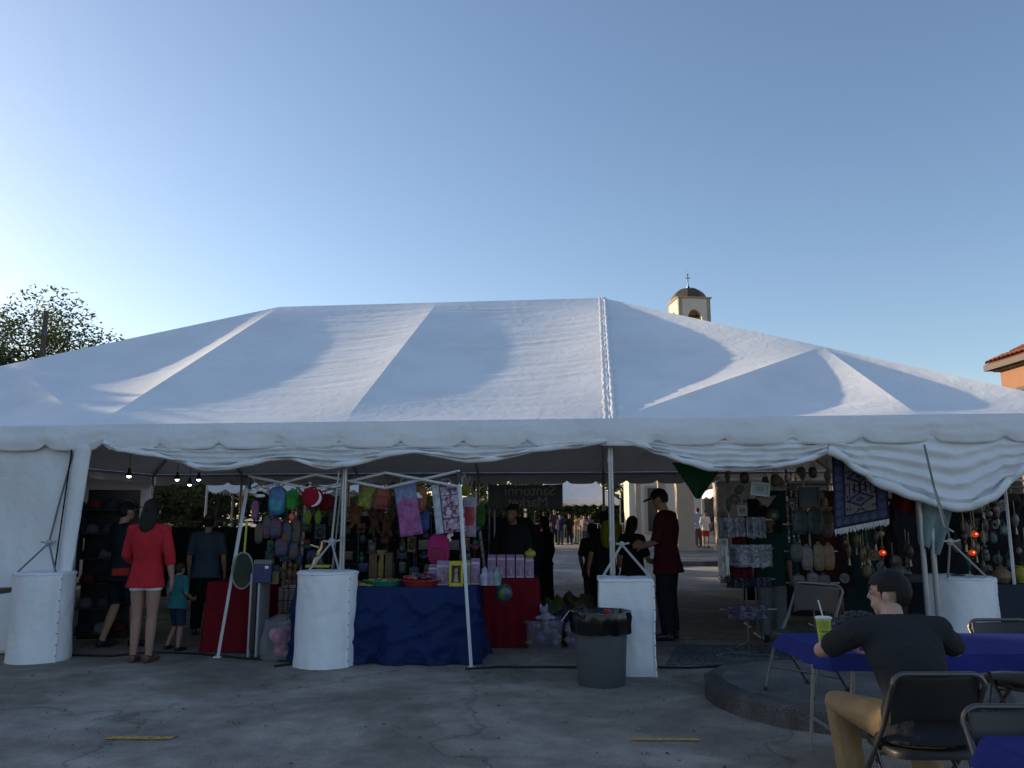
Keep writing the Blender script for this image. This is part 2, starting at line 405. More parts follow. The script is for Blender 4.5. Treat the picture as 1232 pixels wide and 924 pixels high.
    def part(name, mb, v=None, it=2):
        me = fit(remesh(mb, v or vox * 1.1, it) if v != 0 else mb.mesh(name))
        if wrinkle and name in ('shirt', 'trousers') and v != 0:
            nn = [V(q.vector) for q in me.vertex_normals]; cs = [q.co.copy() for q in me.vertices]; out = []
            for c, q in zip(cs, nn): out += list(c + q * wrinkle * (nz(c.x * 8 + c.z * 5, c.y * 8, c.z * 6 - c.x * 4) + .8 * (.5 - abs(nz(c.x * 13 + c.z * 9, c.y * 11, c.z * 9 - c.x * 10))) + .3 * nz(c.x * 26, c.y * 20, c.z * 24)))
            me.vertices.foreach_set('co', out); me.update()
        return obj(name, me, body, smooth=60)
    if shirt:
        m, slv, hem = shirt; b = MB(m); torso(b, .018, 1, None, hem if hem is not None else .1); yoke(b, .012)
        for s in 'lr':
            if slv: 
                pts, rs = along([j['s' + s], j['e' + s], j['w' + s]], [.06 * bulk + .004, .048 + .012 * (1 if slv > 1 else 1.3), .034 + .012], slv)
                b.tube(pts, rs, 12)
        part('shirt', b)
    if legs:
        kind, m, reach = legs; b = MB(m)
        if kind == 'skirt':
            q = P - d0 * .05; hem = V((P.x, P.y, reach))
            b.lathe([(.21 * bulk + .02, reach), (.19 * bulk, lerp(reach, P.z, .5)), (.185 * bulk, P.z - .05), (.155 * bulk, W_.z)], 20, (P.x, P.y, 0), sy=.78)
            part('skirt', b)
        else:
            torso(b, .012, 0, 4)
            for s in 'lr':
                pts, rs = along([j['h' + s], j['k' + s], j['a' + s]], [(.1 if kind != 'shorts' else .088) * bulk + .006, (.078 if kind != 'shorts' else .082) * bulk + .006, .064 * bulk + .003], reach); b.tube(pts, rs, 14)
            part(kind, b)
    for s in 'lr':
        if shoes:
            an, ft = j['a' + s], V((j['t' + s].x, j['t' + s].y, 0)).normalized(); b = MB(shoes)
            b.tube([an - ft * .065 - V((0, 0, .04)), an + ft * .02 - V((0, 0, .036)), an + ft * .11 - V((0, 0, .045)), an + ft * .2 - V((0, 0, .058))], [.042, .047, .046, .026], 10)
            part('shoe', b, v=.012)
    hk, hm = hair[0], hair[1] or HB
    def shell(rad, keep, m, jit=.006, nu=28, nv=20, up=0):
        b = MB(m); vs = []; fs = []
        for i in range(nv + 1):
            ph = -PI / 2 + PI * i / nv
            for q in range(nu):
                th = 2 * PI * q / nu; d = V((COS(ph) * COS(th), COS(ph) * SIN(th), SIN(ph))); e = 1 + jit / .1 * (nz(d.x * 6 + H, d.y * 6, d.z * 8) + .7 * nz(d.x * 16, d.y * 16, d.z * 14))
                vs.append(V((d.x * rad[0] * e, d.y * rad[1] * e - .01, d.z * rad[2] * e + .018 + up)))
        for i in range(nv):
            for q in range(nu):
                f = (i * nu + q, i * nu + (q + 1) % nu, (i + 1) * nu + (q + 1) % nu, (i + 1) * nu + q)
                c = sum((vs[x] for x in f), V()) / 4
                if keep(c): fs.append(f)
        b.add(vs, fs, Rh); return b
    short = lambda c: c.z > .055 or (c.y < .05 and c.z > .022) or (.0 < c.y < .03 and c.z > -.025) or (c.y < -.04 and c.z > -.07)
    full = lambda c: c.z > .06 or c.y < .015
    if hk in ('short', 'cap'): part('hair', shell((.086, .108, .114), short, hm, .0035, 44, 30), 0)
    if hk in ('long', 'bun', 'longcap', 'bob'):
        part('hair', shell((.088, .11, .116), full, hm, .009), 0)
        if hk not in ('bun', 'bob'):
            b = MB(hm); T = lambda p: Rh @ V(p)
            b.loft([[T((x * COS(2 * PI * q / 14), y + yy * SIN(2 * PI * q / 14), z)) for q in range(14)] for x, y, yy, z in ((.06, -.05, .05, .06), (.092, -.055, .052, -.02), (.1, -.075, .045, -.12), (.085, -.085, .04, -.2), (.04, -.085, .025, -.27))])
            part('hair', b, .013)
    if hk in ('cap', 'longcap'):
        b = shell((.09, .112, .112), lambda c: c.z > .045, hair[2], 0); b.ell((0, .13, .055), (.07, .075, .008), X=Rh); part('cap', b, 0)
    if hk == 'bun': b = MB(hm); b.ell((0, -.1, .1), (.045, .045, .042), X=Rh); part('hair_bun', b, 0)
    if face:
        for sx in (-1, 1):
            e = MB(mat((.4, .37, .35), .4, 'eye_white', .02, 5, 0)); e.ell((sx * .031, .0745, .012), (.0125, .0115, .006), X=Rh)
            e.use(mat((.02, .014, .01), .2, 'iris', .02, 5, 0)); e.ell((sx * .031, .0845, .012), (.006, .0045, .0065), X=Rh); part('eye', e, 0)
            e = MB(hm); e.tube([Rh @ V((sx * .015, .0925, .031)), Rh @ V((sx * .032, .092, .036)), Rh @ V((sx * .05, .082, .03))], [.004, .005, .003], 6); part('eyebrow', e, 0)
    return body

def stand(u, vtop, vfoot=None, Y=None):
    p = gnd(u, vfoot) if vfoot else None; Y = p.y if p else Y
    t = at(u, vtop, Y); return V((t.x, Y, 0)), t.z
black_c = cloth(.012, .012, .015); navy_c = cloth(.015, .02, .045); char_c = cloth(.03, .031, .034); khaki_c = cloth(.3, .2, .105)
denim_c = cloth(.05, .07, .12); white_c = cloth(.75, .75, .76); shoe_b = plastic(.012, .012, .014); shoe_w = plastic(.5, .5, .5)

# woman in red seen from behind
p, h = stand(183, 602, 797)
person('woman from behind in a long red blouse and white shorts with bare legs', p, R(-2), h, .009, skinm(.33, .19, .145), (cloth(.42, .024, .034), 1.35, .135), ('shorts', white_c, .33),
       ('long', HB), plastic(.1, .055, .04), dict(er=(.255, -.02, 1.13), wr=(.27, .03, .9), el=(-.25, .02, 1.14), wl=(-.2, .19, 1.02), fl=(.3, 1, .1), ar=(.085, -.01, .085), kr=(.085, .01, .5), al=(-.09, 0, .085), kl=(-.085, .02, .5)), wrinkle=.006, tilt=-.15)
p, h = stand(217, 676, 783)
person('small child in a teal shirt and dark shorts beside the red table', p, R(-25), h, .011, skinm(.3, .17, .13), (cloth(.03, .15, .16), .9, .1), ('shorts', cloth(.02, .028, .06), 1.0), ('short', HBR), shoe_b,
       dict(head=(0, .02, 1.6), kl=(-.12, .12, .5), al=(-.2, -.02, .1), wr=(.2, .2, 1.0), fr=(-.2, 1, .2)), bulk=1.15)
t = at(152, 604, 9.9)
person('dark dressed shopper in cap and knee shorts half hidden behind the woman in red', V((t.x, 9.9, 0)), R(-35), t.z, .012, SK, (cloth(.013, .02, .024), 1, .14), ('shorts', cloth(.012, .016, .026), .95), ('cap', HB, cloth(.01, .012, .016)), shoe_b,
       dict(wr=(.16, .3, 1.1), er=(.26, .03, 1.12), fr=(0, 1, 0), wl=(-.14, .3, 1.08), fl=(0, 1, 0), al=(-.1, -.12, .1), ar=(.12, .16, .085), kr=(.11, .14, .5)))
b = MB(cloth(.3, .03, .02)); b.box((0, 0, 0), (.2, .12, .09)); t2 = at(147, 688, 9.6)
obj('gift_bag', b, loc=t2, smooth=30, bev=.015, label='small orange red bag held by the shopper in the cap', cat='bag')
t = at(252, 619, 11.0)
person('man in slate blue shirt and grey cap with his back turned behind the red table', V((t.x, 11.0, 0)), R(8), t.z, .012, SK, (cloth(.055, .075, .11), .95, .12), ('trousers', black_c, 2), ('cap', HB, cloth(.07, .06, .06)), shoe_b, bulk=1.12)
t = at(617, 608, 10.6)
person('dark haired vendor in black behind the row of doll boxes', V((t.x, 10.6, 0)), R(150), t.z, .014, SKD, (black_c, 1.5, .1), ('trousers', black_c, 2), ('bun', HB), shoe_b, dict(wr=(.1, .26, 1.0), er=(.26, .05, 1.12), fr=(-.5, 1, 0)), bulk=1.15)
t = at(655, 622, 13.0)
person('shopper in a long black skirt and black top beyond the red covered table', V((t.x, 13.0, 0)), R(60), t.z, .016, SKD, (black_c, 1.7, .05), ('skirt', black_c, .12), ('long', HB), shoe_b)
t = at(712, 630, 12.2)
person('shopper in a maroon top standing left of the green backpack', V((t.x, 12.2, 0)), R(-40), t.z, .014, SKD, (cloth(.06, .028, .032), .9, .12), ('trousers', char_c, 2), ('short', HB), shoe_b, dict(wr=(.12, .3, 1.1), fr=(0, 1, .2)))
t = at(727, 616, 11.6)
wg = person('dark haired woman in black with an olive yellow backpack beside the centre tent pole', V((t.x, 11.6, 0)), R(20), t.z, .013, SK, (black_c, 1, .12), ('trousers', black_c, 2), ('long', HB), shoe_b)
b = MB(cloth(.16, .17, .012)); b.ell((0, -.2, 1.27), (.15, .09, .2), e=.6); b.ell((0, -.28, 1.2), (.1, .04, .1), e=.6)
obj('backpack', b, loc=V((t.x, 11.6, .02)), rz=R(20), label='olive yellow backpack worn by the dark haired woman at the centre pole', cat='backpack')
t = at(760, 622, 11.2)
person('woman in a black tee with bare arms facing the man in maroon', V((t.x, 11.2, 0)), R(-50), t.z, .013, SK, (black_c, .9, .14), ('trousers', black_c, 2), ('long', HB), shoe_b, dict(wr=(.12, .3, 1.05), er=(.26, .05, 1.12), fr=(-.3, 1, .2)), bulk=1.12)
p, h = stand(800, 588, 770)
person('tall man in a maroon shirt and dark baseball cap looking down', p, R(62), h, .01, SK, (cloth(.05, .007, .011), 1, .17), ('trousers', black_c, 2), ('cap', HB, cloth(.015, .016, .022)), shoe_b,
       dict(head=(0, .075, 1.625), neck=(0, .01, 1.47), er=(.24, .06, 1.13), wr=(.12, .28, 1.08), fr=(-.4, 1, .2), el=(-.24, .06, 1.13), wl=(-.1, .28, 1.06), fl=(.4, 1, .2)), tilt=-.42, bulk=1.12, face=True, wrinkle=.005)
t = at(924, 618, 10.4)
person('person in a dark green top and grey trousers behind the scarf stand', V((t.x, 10.4, 0)), R(165), t.z, .014, SKD, (cloth(.012, .04, .035), 1.2, .16), ('trousers', cloth(.13, .14, .15), 2), ('short', HB), shoe_b, bulk=1.12)

# seated man in the foreground (table side, facing the tent, head turned left)
seat_J = dict(pelvis=(0, .04, .54), waist=(0, .05, .68), chest=(0, .13, .84), neck=(.0, .25, 1.0), head=(.02, .33, 1.135),
    sr=(.205, .2, .96), sl=(-.205, .2, .96), er=(.415, .44, .83), el=(-.315, .45, .825), wr=(.1, .7, .83), wl=(-.06, .68, .83), fr=(-1, .4, .05), fl=(1, .35, .05),
    hr=(.095, .07, .53), hl=(-.095, .07, .53), kr=(.2, .5, .545), kl=(-.21, .48, .545), ar=(.13, .22, .1), al=(-.18, .44, .085), tr=(.1, 1, 0), tl=(-.25, 1, 0))
man = person('young man in a charcoal tee and khaki trousers seated leaning on the blue table', V((1.995, 4.1, 0)), 0, 1.75, .0075, SKL, (mat((.031, .033, .036), .92, 'tee_cloth', .06, 5, .4, 70, spec=.1), .76, .07),
             ('trousers', khaki_c, 2), ('short', HB), plastic(.05, .035, .025), seat_J, turn=R(64), tilt=-.06, bulk=1.03, face=True, wrinkle=.008)
# ------------------------------------------------------------------ the big white tent
ROT = R(6); P3 = V((1.06, 8.66, 0)); E_ = V((COS(ROT), -SIN(ROT), 0)); IN = V((SIN(ROT), COS(ROT), 0))
WD, BAY, EV, RG = 5.24, 2.98, 2.565, 5.37
def TL(a, b, z): return P3 + E_ * a + IN * b + V((0, 0, z))
A0, A1 = -2 * BAY - WD, WD                  # front corners
fab = vinyl('tent_vinyl', (.84, .85, .87), .006, .22)
fabv = vinyl('valance_vinyl', (.82, .83, .85), .02, .5)
alu = steel(.36, .37, .4); alu_d = steel(.3, .3, .31)
tent = thing('event_tent', 'large white frame tent with scalloped valance sheltering the market stalls', 'tent', TL(-BAY, WD, 0))
TO = tent.location.copy()
def tl(a, b, z): return TL(a, b, z) - TO
roof = MB(fab)
def wrk(a, b, edge):
    return .013 * nz(a * .55, b * 6.5, 3) * (.8 + .7 * edge) + .006 * nz(a * 1.3, b * 15, 9) * (.5 + edge) + .004 * nz(a * .9, b * 2.1, 5)
def quad(a0, a1, S, back=False, nu=48, nv=150):
    def fn(s, t):
        a, b = lerp(a0, a1, s), t * WD
        ed = math.exp(-min(s, 1 - s) * BAY / .5) + .9 * math.exp(-(1 - t) * 3)
        wk = (1 - math.exp(-9 * s)) * (1 - math.exp(-9 * (1 - s))) * (1 - math.exp(-9 * t)) * (1 - math.exp(-9 * (1 - t))) if 0 < s < 1 and 0 < t < 1 else 0
        pv = (1 - math.exp(-4.5 * t)) * (1 - math.exp(-4.5 * (1 - t)))
        z = EV + (RG - EV) * t - S * 4 * s * (1 - s) * pv + wk * wrk(a, b, ed)
        if back: b = 2 * WD - b
        return tl(a, b, z)
    roof.grid(fn, nu, nv)
def tri(A, B, C, S, n=44):                  # A, B, C are (a, b); height from the slope plane, sagging inside
    A, B, C = V((*A, 0)), V((*B, 0)), V((*C, 0)); idx = {}; vs = []; fs = []
    def hz(a, b):
        bb = b if b <= WD else 2 * WD - b
        d = min(bb, a - A0, A1 - a); return EV + (RG - EV) * max(0, d) / WD
    zA, zB, zC = (hz(q.x, q.y) for q in (A, B, C))
    for i in range(n + 1):
        for k in range(n + 1 - i):
            l1, l2 = i / n, k / n; l3 = 1 - l1 - l2
            p = A * l1 + B * l2 + C * l3
            ed = math.exp(-min(l1, l2, l3) * 6); wk = (1 - math.exp(-9 * max(0, l1))) * (1 - math.exp(-9 * max(0, l2))) * (1 - math.exp(-9 * max(0, l3)))
            z = zA * l1 + zB * l2 + zC * l3 - S * 27 * l1 * l2 * l3 + wk * wrk(p.x, p.y, ed * .15)
            idx[i, k] = len(vs); vs.append(tl(p.x, p.y, z))
    for i in range(n):
        for k in range(n - i):
            fs.append((idx[i, k], idx[i + 1, k], idx[i, k + 1]))
            if i + k < n - 1: fs.append((idx[i + 1, k], idx[i + 1, k + 1], idx[i, k + 1]))
    roof.add(vs, fs)
L0 = -2 * BAY; M1, M0 = 2.92, L0 - 2.92
quad(L0, -BAY, .17); quad(-BAY, 0, .155); quad(L0, -BAY, .1, True, 20, 20); quad(-BAY, 0, .1, True, 20, 20)

for sgn in (1, -1):                          # right, then left hip end; both front and back
    X = (lambda q: q) if sgn > 0 else (lambda q: L0 - q)
    for Y in ((lambda b: b), (lambda b: 2 * WD - b)):
        fr = Y(0) == 0; n = 80 if fr else 12
        tri((X(0), Y(0)), (X(0), Y(WD)), (X(M1), Y(WD - M1)), .16, n)
        tri((X(0), Y(0)), (X(M1), Y(WD - M1)), (X(M1 + .3), Y(0)), .14, n)
        tri((X(M1 + .3), Y(0)), (X(M1), Y(WD - M1)), (X(WD), Y(0)), .09, n)
        tri((X(0), WD), (X(WD), Y(0)), (X(WD), WD), .12, 16)
obj('roof', roof, tent, smooth=22)
def front(u, v, b):                          # point on the tent's front plane (b metres inside it) seen at pixel (u, v)
    d = ray(u, v); return EYE + d * ((P3 + IN * b - EYE).dot(IN) / d.dot(IN))
# valance round the eave
def valance(p, q, n0=0):
    p, q = V(p), V(q); L = (q - p).length; sc = .7; n = max(8, int(L / .035)); b = MB(fabv); d = (q - p).normalized(); out = V((d.y, -d.x, 0))
    def fn(s, t):
        x = s * L + n0; ph = (x / sc) % 1; notch = .06 * max(0, 1 - min(ph, 1 - ph) * 7) ** 1.2
        bot = .285 - notch - .018 * SIN(PI * ph) * -1
        bulge = .03 * SIN(PI * t * .9) + t * t * (.025 * nz(x * 2.3, 4) + .02 * SIN(PI * ph)) + .012 * nz(x * 1.2, t * 5, 2) + .006 * nz(x * 5, t * 9, 1)
        return p + d * (s * L) + out * (.02 + bulge) - V((0, 0, -.02 + t * bot))
    b.grid(fn, n, 10); return b
for (p, q) in (((A0, 0), (A1, 0)), ((A1, 0), (A1, 2 * WD)), ((A1, 2 * WD), (A0, 2 * WD)), ((A0, 2 * WD), (A0, 0))):
    obj('valance', valance(tl(*p, EV), tl(*q, EV), .2), tent, smooth=50, sol=.004)
# frame: eave rails, rafters, hips, ridge, king post brace, poles
b = MB(alu_d)
def pipe(p, q, r=.028): b.tube([tl(*p), tl(*q)], r, 10)
dz = .09
for s in (0, 2 * WD): pipe((A0, s, EV - .04), (A1, s, EV - .04))
for s in (A0, A1): pipe((s, 0, EV - .04), (s, 2 * WD, EV - .04))
pipe((L0, WD, RG - dz), (0, WD, RG - dz))
for a in (L0, -BAY, 0):
    for s in (0, 2 * WD): pipe((a, s, EV - .05), (a, WD, RG - dz - .05))
for a, c in ((0, A1), (L0, A0)):
    for s in (0, 2 * WD): pipe((a, WD, RG - dz - .05), (c, s, EV - .05))
    pipe((a, WD, RG - dz - .05), (c, WD, EV - .05))
for a, h in ((M1, WD - M1), (M0, WD - M1)):
    for s in (0, 1): pipe((a, 0 if s == 0 else 2 * WD, EV - .05), (a, h if s == 0 else 2 * WD - h, EV + (RG - EV) * h / WD - .16))
obj('frame', b, tent)
PA = [A0, M0, L0 - .2, -BAY, 0, M1 + .32, A1]
for a in PA:
    for s in (.15, 2 * WD - .02):
        pm = MB(alu)
        for k in (-1, 1):
            dbl = .05 if (a > 2 and a < 4 and s < 1) else .014
            pm.tube([tl(a + k * dbl, s, .0), tl(a + k * dbl, s, EV - .05)], .015 + dbl * .25, 10)
        pm.box(tl(a, s, 2.15), (.06, .05, .07), ('Z', -ROT)); pm.box(tl(a, s, 1.3), (.058, .04, .04), ('Z', -ROT))
        po = obj('pole', pm, tent); bp_ = MB(alu_d); bp_.box(tl(a, s, .006), (.2, .2, .012), ('Z', -ROT)); obj('base_plate', bp_, po)
for a in (A0, A1):
    pm = MB(alu); pm.tube([tl(a, WD, 0), tl(a, WD, EV - .05)], .03, 10); obj('pole', pm, tent)
# laced seam over the ridge end, running down to the centre pole
b = MB(fabv)
for k, (o_, wd, am) in enumerate(((-.045, .045, .008), (.04, .055, .016), (0, .03, .008))):
    def fn(s, t, o_=o_, wd=wd, am=am):
        L = 5.4 * t; off = o_ + (s - .5) * wd * (1.15 + .8 * nz(L * 4.5 + o_ * 40, 1)) + .005 * SIN(L * 26 + o_ * 60)
        return tl(off, WD * t, EV + (RG - EV) * t + .004 + am * SIN(PI * s) * (1 + .9 * nz(L * 7 + o_ * 31, 3)) + .006 * nz(L * 20, o_ * 9))
    b.grid(fn, 5, 160)
obj('laced_seam', b, tent, smooth=60)
# gathered side curtains tied up under the valance
def swag(name, px, b0=-.03, topz=2.39, roll=.05, seed=1, folds=7, amp=.05):
    us = [p[0] for p in px]
    def bot(u):
        for (ua, va), (ub, vb) in zip(px[:-1], px[1:]):
            if u <= ub:
                f = (u - ua) / (ub - ua); f = f * f * (3 - 2 * f) * .6 + f * .4; return lerp(va, vb, f)
        return px[-1][1]
    b = MB(fabv); u0, u1 = us[0], us[-1]; n = int((u1 - u0) / 2.2)
    def fn(s, t):
        u = lerp(u0, u1, s); B = front(u, bot(u), b0); top = V((B.x, B.y, topz)); drop = max(.02, topz - B.z)
        ph = t * folds * 2 * PI * min(1, .45 + drop) + 3 * nz(u * .012, seed) + 1.3 * nz(u * .03, seed, t)
        w_ = amp * (.3 + t) * (.6 * SIN(ph) + .8 * nz(u * .02 + seed, t * 4, seed) + .5 * nz(u * .06, t * 9, seed)) + .5 * amp * t
        return lerp(top, B, t) - IN * (w_ - .06 * t * (1 - t))
    b.grid(fn, n, 34)
    pts = []; 
    for i in range(0, n + 1, 2):
        u = lerp(u0, u1, i / n); pts.append(fn(i / n, 1) + V((0, 0, .012)) + IN * (.012 + .02 * nz(u * .05, seed)))
    b.tube(pts, [roll * (.75 + .6 * nz(q.x * 2.2, seed)) for q in pts], 8)
    obj(name, b, tent, smooth=60).location = -TO
swag('side_curtain', [(126, 533), (145, 543), (186, 548), (212, 555), (249, 565), (275, 564), (300, 559), (324, 553), (345, 552), (391, 563), (420, 560), (455, 550), (475, 547), (500, 545), (523, 548), (565, 555), (591, 554), (616, 549), (643, 543), (690, 537), (730, 532)], seed=2.2, roll=.04)
swag('side_curtain', [(752, 531), (770, 536), (792, 545), (825, 557), (857, 564), (896, 565), (930, 562), (952, 559), (974, 553), (996, 544)], seed=5.1, roll=.045)
swag('side_curtain', [(996, 544), (1010, 551), (1036, 569), (1067, 586), (1098, 599), (1129, 608), (1150, 612), (1166, 611), (1191, 600), (1213, 580), (1236, 560), (1300, 548)], seed=8.4, roll=.05, folds=5, amp=.05)
# closed side wall at the left with its turned edge strip, and part of the rear wall
b = MB(fabv)
def fn(s, t):
    a = lerp(M0 - .3, L0 - .16, s); z = lerp(2.38, .02, t)
    dg = (1 - s) * 3.1 + t * 2.2
    return tl(a, .03 + .03 * nz(a * 2, t * 1.5, 3) * t + .03 * SIN(dg * 4.2 + nz(a, t, 1) * 2) * s * (1 - t * .5) + .012 * nz(a * 6, t * 5, 7), z)
b.grid(fn, 70, 50)
obj('side_wall', b, tent, smooth=60, sol=.003)
b = MB(fabv)
def fn(s, t):
    w_ = lerp(.22, .15, t); a = L0 - .2 + w_ * s + lerp(.02, -.1, t) * 1.0 + .012 * nz(t * 4, 8)
    return tl(a, -.03 - .045 * SIN(PI * s) + .01 * nz(t * 9, s * 3), lerp(2.36, .03, t))
b.grid(fn, 10, 40); obj('wall_edge_strip', b, tent, smooth=60, sol=.003)
b = MB(black_c); b.tube([tl(L0 - .2 + .01 * nz(k, 3) - .09 * k / 12, -.045, 2.3 - 1.55 * k / 12) for k in range(13)], .008, 6); obj('tie_cord', b, tent)
for nm, (p, q) in enumerate((((A0, .1), (A0, 2 * WD - .1)), ((A1, 2.2), (A1, 2 * WD - .1)), ((2.6, 2 * WD - .06), (A1 - .1, 2 * WD - .06)))):  # end walls and right rear wall, added to keep sun out and darken the interior
    b = MB(fabv); L_ = (V(q) - V(p)).length
    def fn(s, t, p=p, q=q, L_=L_):
        a, c = lerp(p[0], q[0], s), lerp(p[1], q[1], s); k = .05 * SIN(s * L_ * 7) * (.4 + .6 * t) + .03 * nz(s * L_ * 2, t * 2, nm)
        return tl(a + (k if nm < 2 else 0), c + (k if nm == 2 else 0), lerp(2.34, .02, t))
    b.grid(fn, int(L_ * 8), 12); obj('side_wall', b, tent, smooth=60, sol=.003)
b = MB(fabv)
def fn(s, t):
    a = lerp(-5.9, -5.35, s); return tl(a, 2 * WD - .05 + .04 * SIN(s * 14), lerp(2.34, .02, t))
b.grid(fn, 24, 12); obj('side_wall', b, tent, smooth=60, sol=.003)
# guy straps from the eave poles down to the water barrels
rope = cloth(.4, .39, .37); rope_d = cloth(.2, .2, .21)
def strap(pts, m=rope_d, r=.011):
    b = MB(m); pts = [V(p) - TO for p in pts]; b.tube(pts, r, 7); obj('guy_strap', b, tent)
def knot(p, r=.035):
    b = MB(rope); p = V(p) - TO; b.ell(p, (r, r, r * 1.1), 10, 7); b.tube([p + V((-r * 2.2, -.02, r * .3)), p + V((0, -.03, 0)), p + V((r * 2.6, -.02, r * .5))], .011, 6); obj('rope_knot', b, tent)

# ------------------------------------------------------------------ water barrels that hold the tent down
bar_f = vinyl('barrel_cover', (.86, .87, .89), 0, .3)
def barrel(label, c, r, h, seed, sq=0.0, rz=0):
    t = thing('water_barrel', label, 'barrel', c, rz, 'white covered water barrels along the tent front')
    b = MB(bar_f); n = 56; rings = []
    for i in range(41):
        f = i / 40; z = h * f; ring = []
        for k in range(n):
            th = 2 * PI * k / n; e = 1.0
            cx, cy = COS(th), SIN(th)
            if sq: 
                m_ = max(abs(cx), abs(cy)); e = lerp(1, .86 / m_, sq)
            fold = abs(nz(cx * 2.2 + z * 1.5 + seed, cy * 2.2 - z * 1.2, z * 1.1)); wv = 1 + .04 * nz(cx * 1.6 + seed, cy * 1.6, z * 1.4) + .03 * nz(cx * 3.5 + seed, cy * 3.5 + z * 3, z * 3.4) + .008 * nz(cx * 11, cy * 11, z * 12 + seed) - .03 * max(0, 1 - fold * 9)
            wv += .02 * (1 - f) ** 2
            ring.append((r * e * wv * cx, r * e * wv * cy, z + (.012 * nz(cx * 2, cy * 2, seed) if 0 < i else 0)))
        rings.append(ring)
    for q, dz in ((.985, .012), (.94, .02), (.6, .022), (.25, .018)):
        rings.append([(x * q, y * q, h + dz + .012 * nz(x * 9, y * 9, seed)) for x, y, z in rings[40]])
    b.loft(rings); obj('cover', b, t, smooth=40)
    b = MB(bar_f); top = rings[40]; b.tube([(x * 1.004, y * 1.004, z + .004) for x, y, z in top] + [top[0]], .011, 6); obj('top_hem', b, t)
    b = MB(bar_f); th = -.55 if not sq else -.72
    k0 = int((th % (2 * PI)) / (2 * PI) * n)
    b.tube([(rings[i][k0][0] * 1.006, rings[i][k0][1] * 1.006, rings[i][k0][2]) for i in range(0, 41, 2)], .014, 6)
    b.use(steel(.3, .3, .3))
    for i in range(3, 40, 5): x, y, z = rings[i][k0]; b.ell((x * 1.02, y * 1.02, z), (.012, .012, .012), 8, 5)
    obj('eyelet_seam', b, t)
    return t
def barrel_at(label, u, vb, vt, wpx, seed, sq=0.0, rz=0):
    g = gnd(u, vb); r = .5 * wpx / FPX * g.y * 1.0
    r *= COS(math.atan((u - 616) / FPX)) if True else 1
    c = V((g.x, g.y, 0)) + V((g.x, g.y, 0)).normalized() * r
    d = ray(u, vt); h = 1.55 + d.z / d.y * c.y
    barrel(label, c, r, h, seed, sq, rz); return c, r, h
B1 = barrel_at('white covered barrel standing against the closed white side wall', 45, 799, 690, 79, 1.3)
B2 = barrel_at('round white covered barrel in front of the blue tarp table', 390, 806, 689, 73, 4.1)
B3 = barrel_at('square sided white covered barrel behind the grey trash can', 754, 815, 697, 74, 7.7, .9, R(-4))
B4 = barrel_at('white covered barrel behind the seated man and the blue table', 1163, 806, 695, 89, 9.2)
def ring_pt(B, ang): return B[0] + V((B[1] * .9 * COS(ang), B[1] * .9 * SIN(ang), B[2] + .01))
# P1 strap
k = front(59, 653, -.02); strap([front(88, 545, -.02), front(70, 610, -.03), k]); knot(k); strap([k, ring_pt(B1, -2.6)]); strap([k, ring_pt(B1, -.7)])
k = front(399, 652, .0); strap([front(408, 566, .02), k], rope, .012); knot(k, .04); strap([k, ring_pt(B2, -2.2)], rope); strap([k, ring_pt(B2, -.9)], rope); strap([front(413, 566, .0), front(405, 640, .0), front(399, 690, .05)], rope_d, .009)
k = front(748, 655, -.03); knot(k, .03); strap([k, ring_pt(B3, -2.7)], rope, .013); strap([k, ring_pt(B3, -.3)], rope, .013)
k = front(1143, 652, -.1); strap([front(1112, 535, -.12), front(1124, 587, -.16), front(1140, 635, -.14), k]); strap([front(1124, 587, -.16), front(1136, 633, -.14), front(1147, 640, -.12)], rope); knot(k, .035); strap([k, ring_pt(B4, -2.4)], rope); strap([k, ring_pt(B4, -1.0)], rope)
# ------------------------------------------------------------------ goods: generic makers (local coordinates, hung items have their top at z = 0)
def dims(u0, v0, u1, v1, Y):
    a, b = at(u0, v0, Y), at(u1, v1, Y); c = at((u0 + u1) / 2, v0, Y)
    return V((c.x, Y, a.z)), abs(b.x - a.x), abs(a.z - b.z)
def cloth_over(name, c, w, d, h, m, label, drop=None, rz=0, wav=.014, seed=1, crease=0, group=None):
    """a cloth draped over a table top (w x d, top at h), falling by drop on all sides"""
    drop = drop if drop is not None else h - .01
    b = MB(m); n = 200; prof = [(-.0, h + .006), (.006, h - .004)] + [(.012 + .05 * t, h - drop * t) for t in [.05 + .95 * q / 22 for q in range(23)]]
    per = []
    for k in range(n):
        f = k / n * 4; i = int(f); q = f - i
        P = [(-w / 2, -d / 2), (w / 2, -d / 2), (w / 2, d / 2), (-w / 2, d / 2)]; a, e = V((*P[i], 0)), V((*P[(i + 1) % 4], 0))
        nn = V((e - a)).normalized(); per.append((lerp(a, e, q), V((nn.y, -nn.x, 0))))
    rings = []
    for o_, z in prof:
        t = (h - z) / max(drop, .01); ring = []
        for k, (p, nn) in enumerate(per):
            wv = wav * t * (SIN(k * .54 + seed) * .6 + 1.6 * nz(p.x * 3 + seed, p.y * 3, z * 1.3) + .5 * nz(p.x * 9, p.y * 9 + seed, z * 4))
            if crease and t > 0: q = p.x * 2.2 + z * 1.9; wv += crease * min(1, t * 4) * (max(0, 1 - abs(nz(q * 1.5 + seed, z * 1.1 - p.x * .8, p.y)) * 7) + .7 * max(0, 1 - abs(nz(p.x * 3 - z * 3.6, z * 2, seed + p.y)) * 8))
            ring.append(p + nn * (o_ + wv * (1.4 if t > 0 else 0)) + V((0, 0, max(.006, z + .01 * t * nz(k * .13, seed)))))
        rings.append(ring)
    b.loft(rings[::-1], caps=False); b.add(rings[0], [tuple(range(n))])
    return obj(name, b, None, c, rz, smooth=50, label=label, cat='tablecloth', group=group)
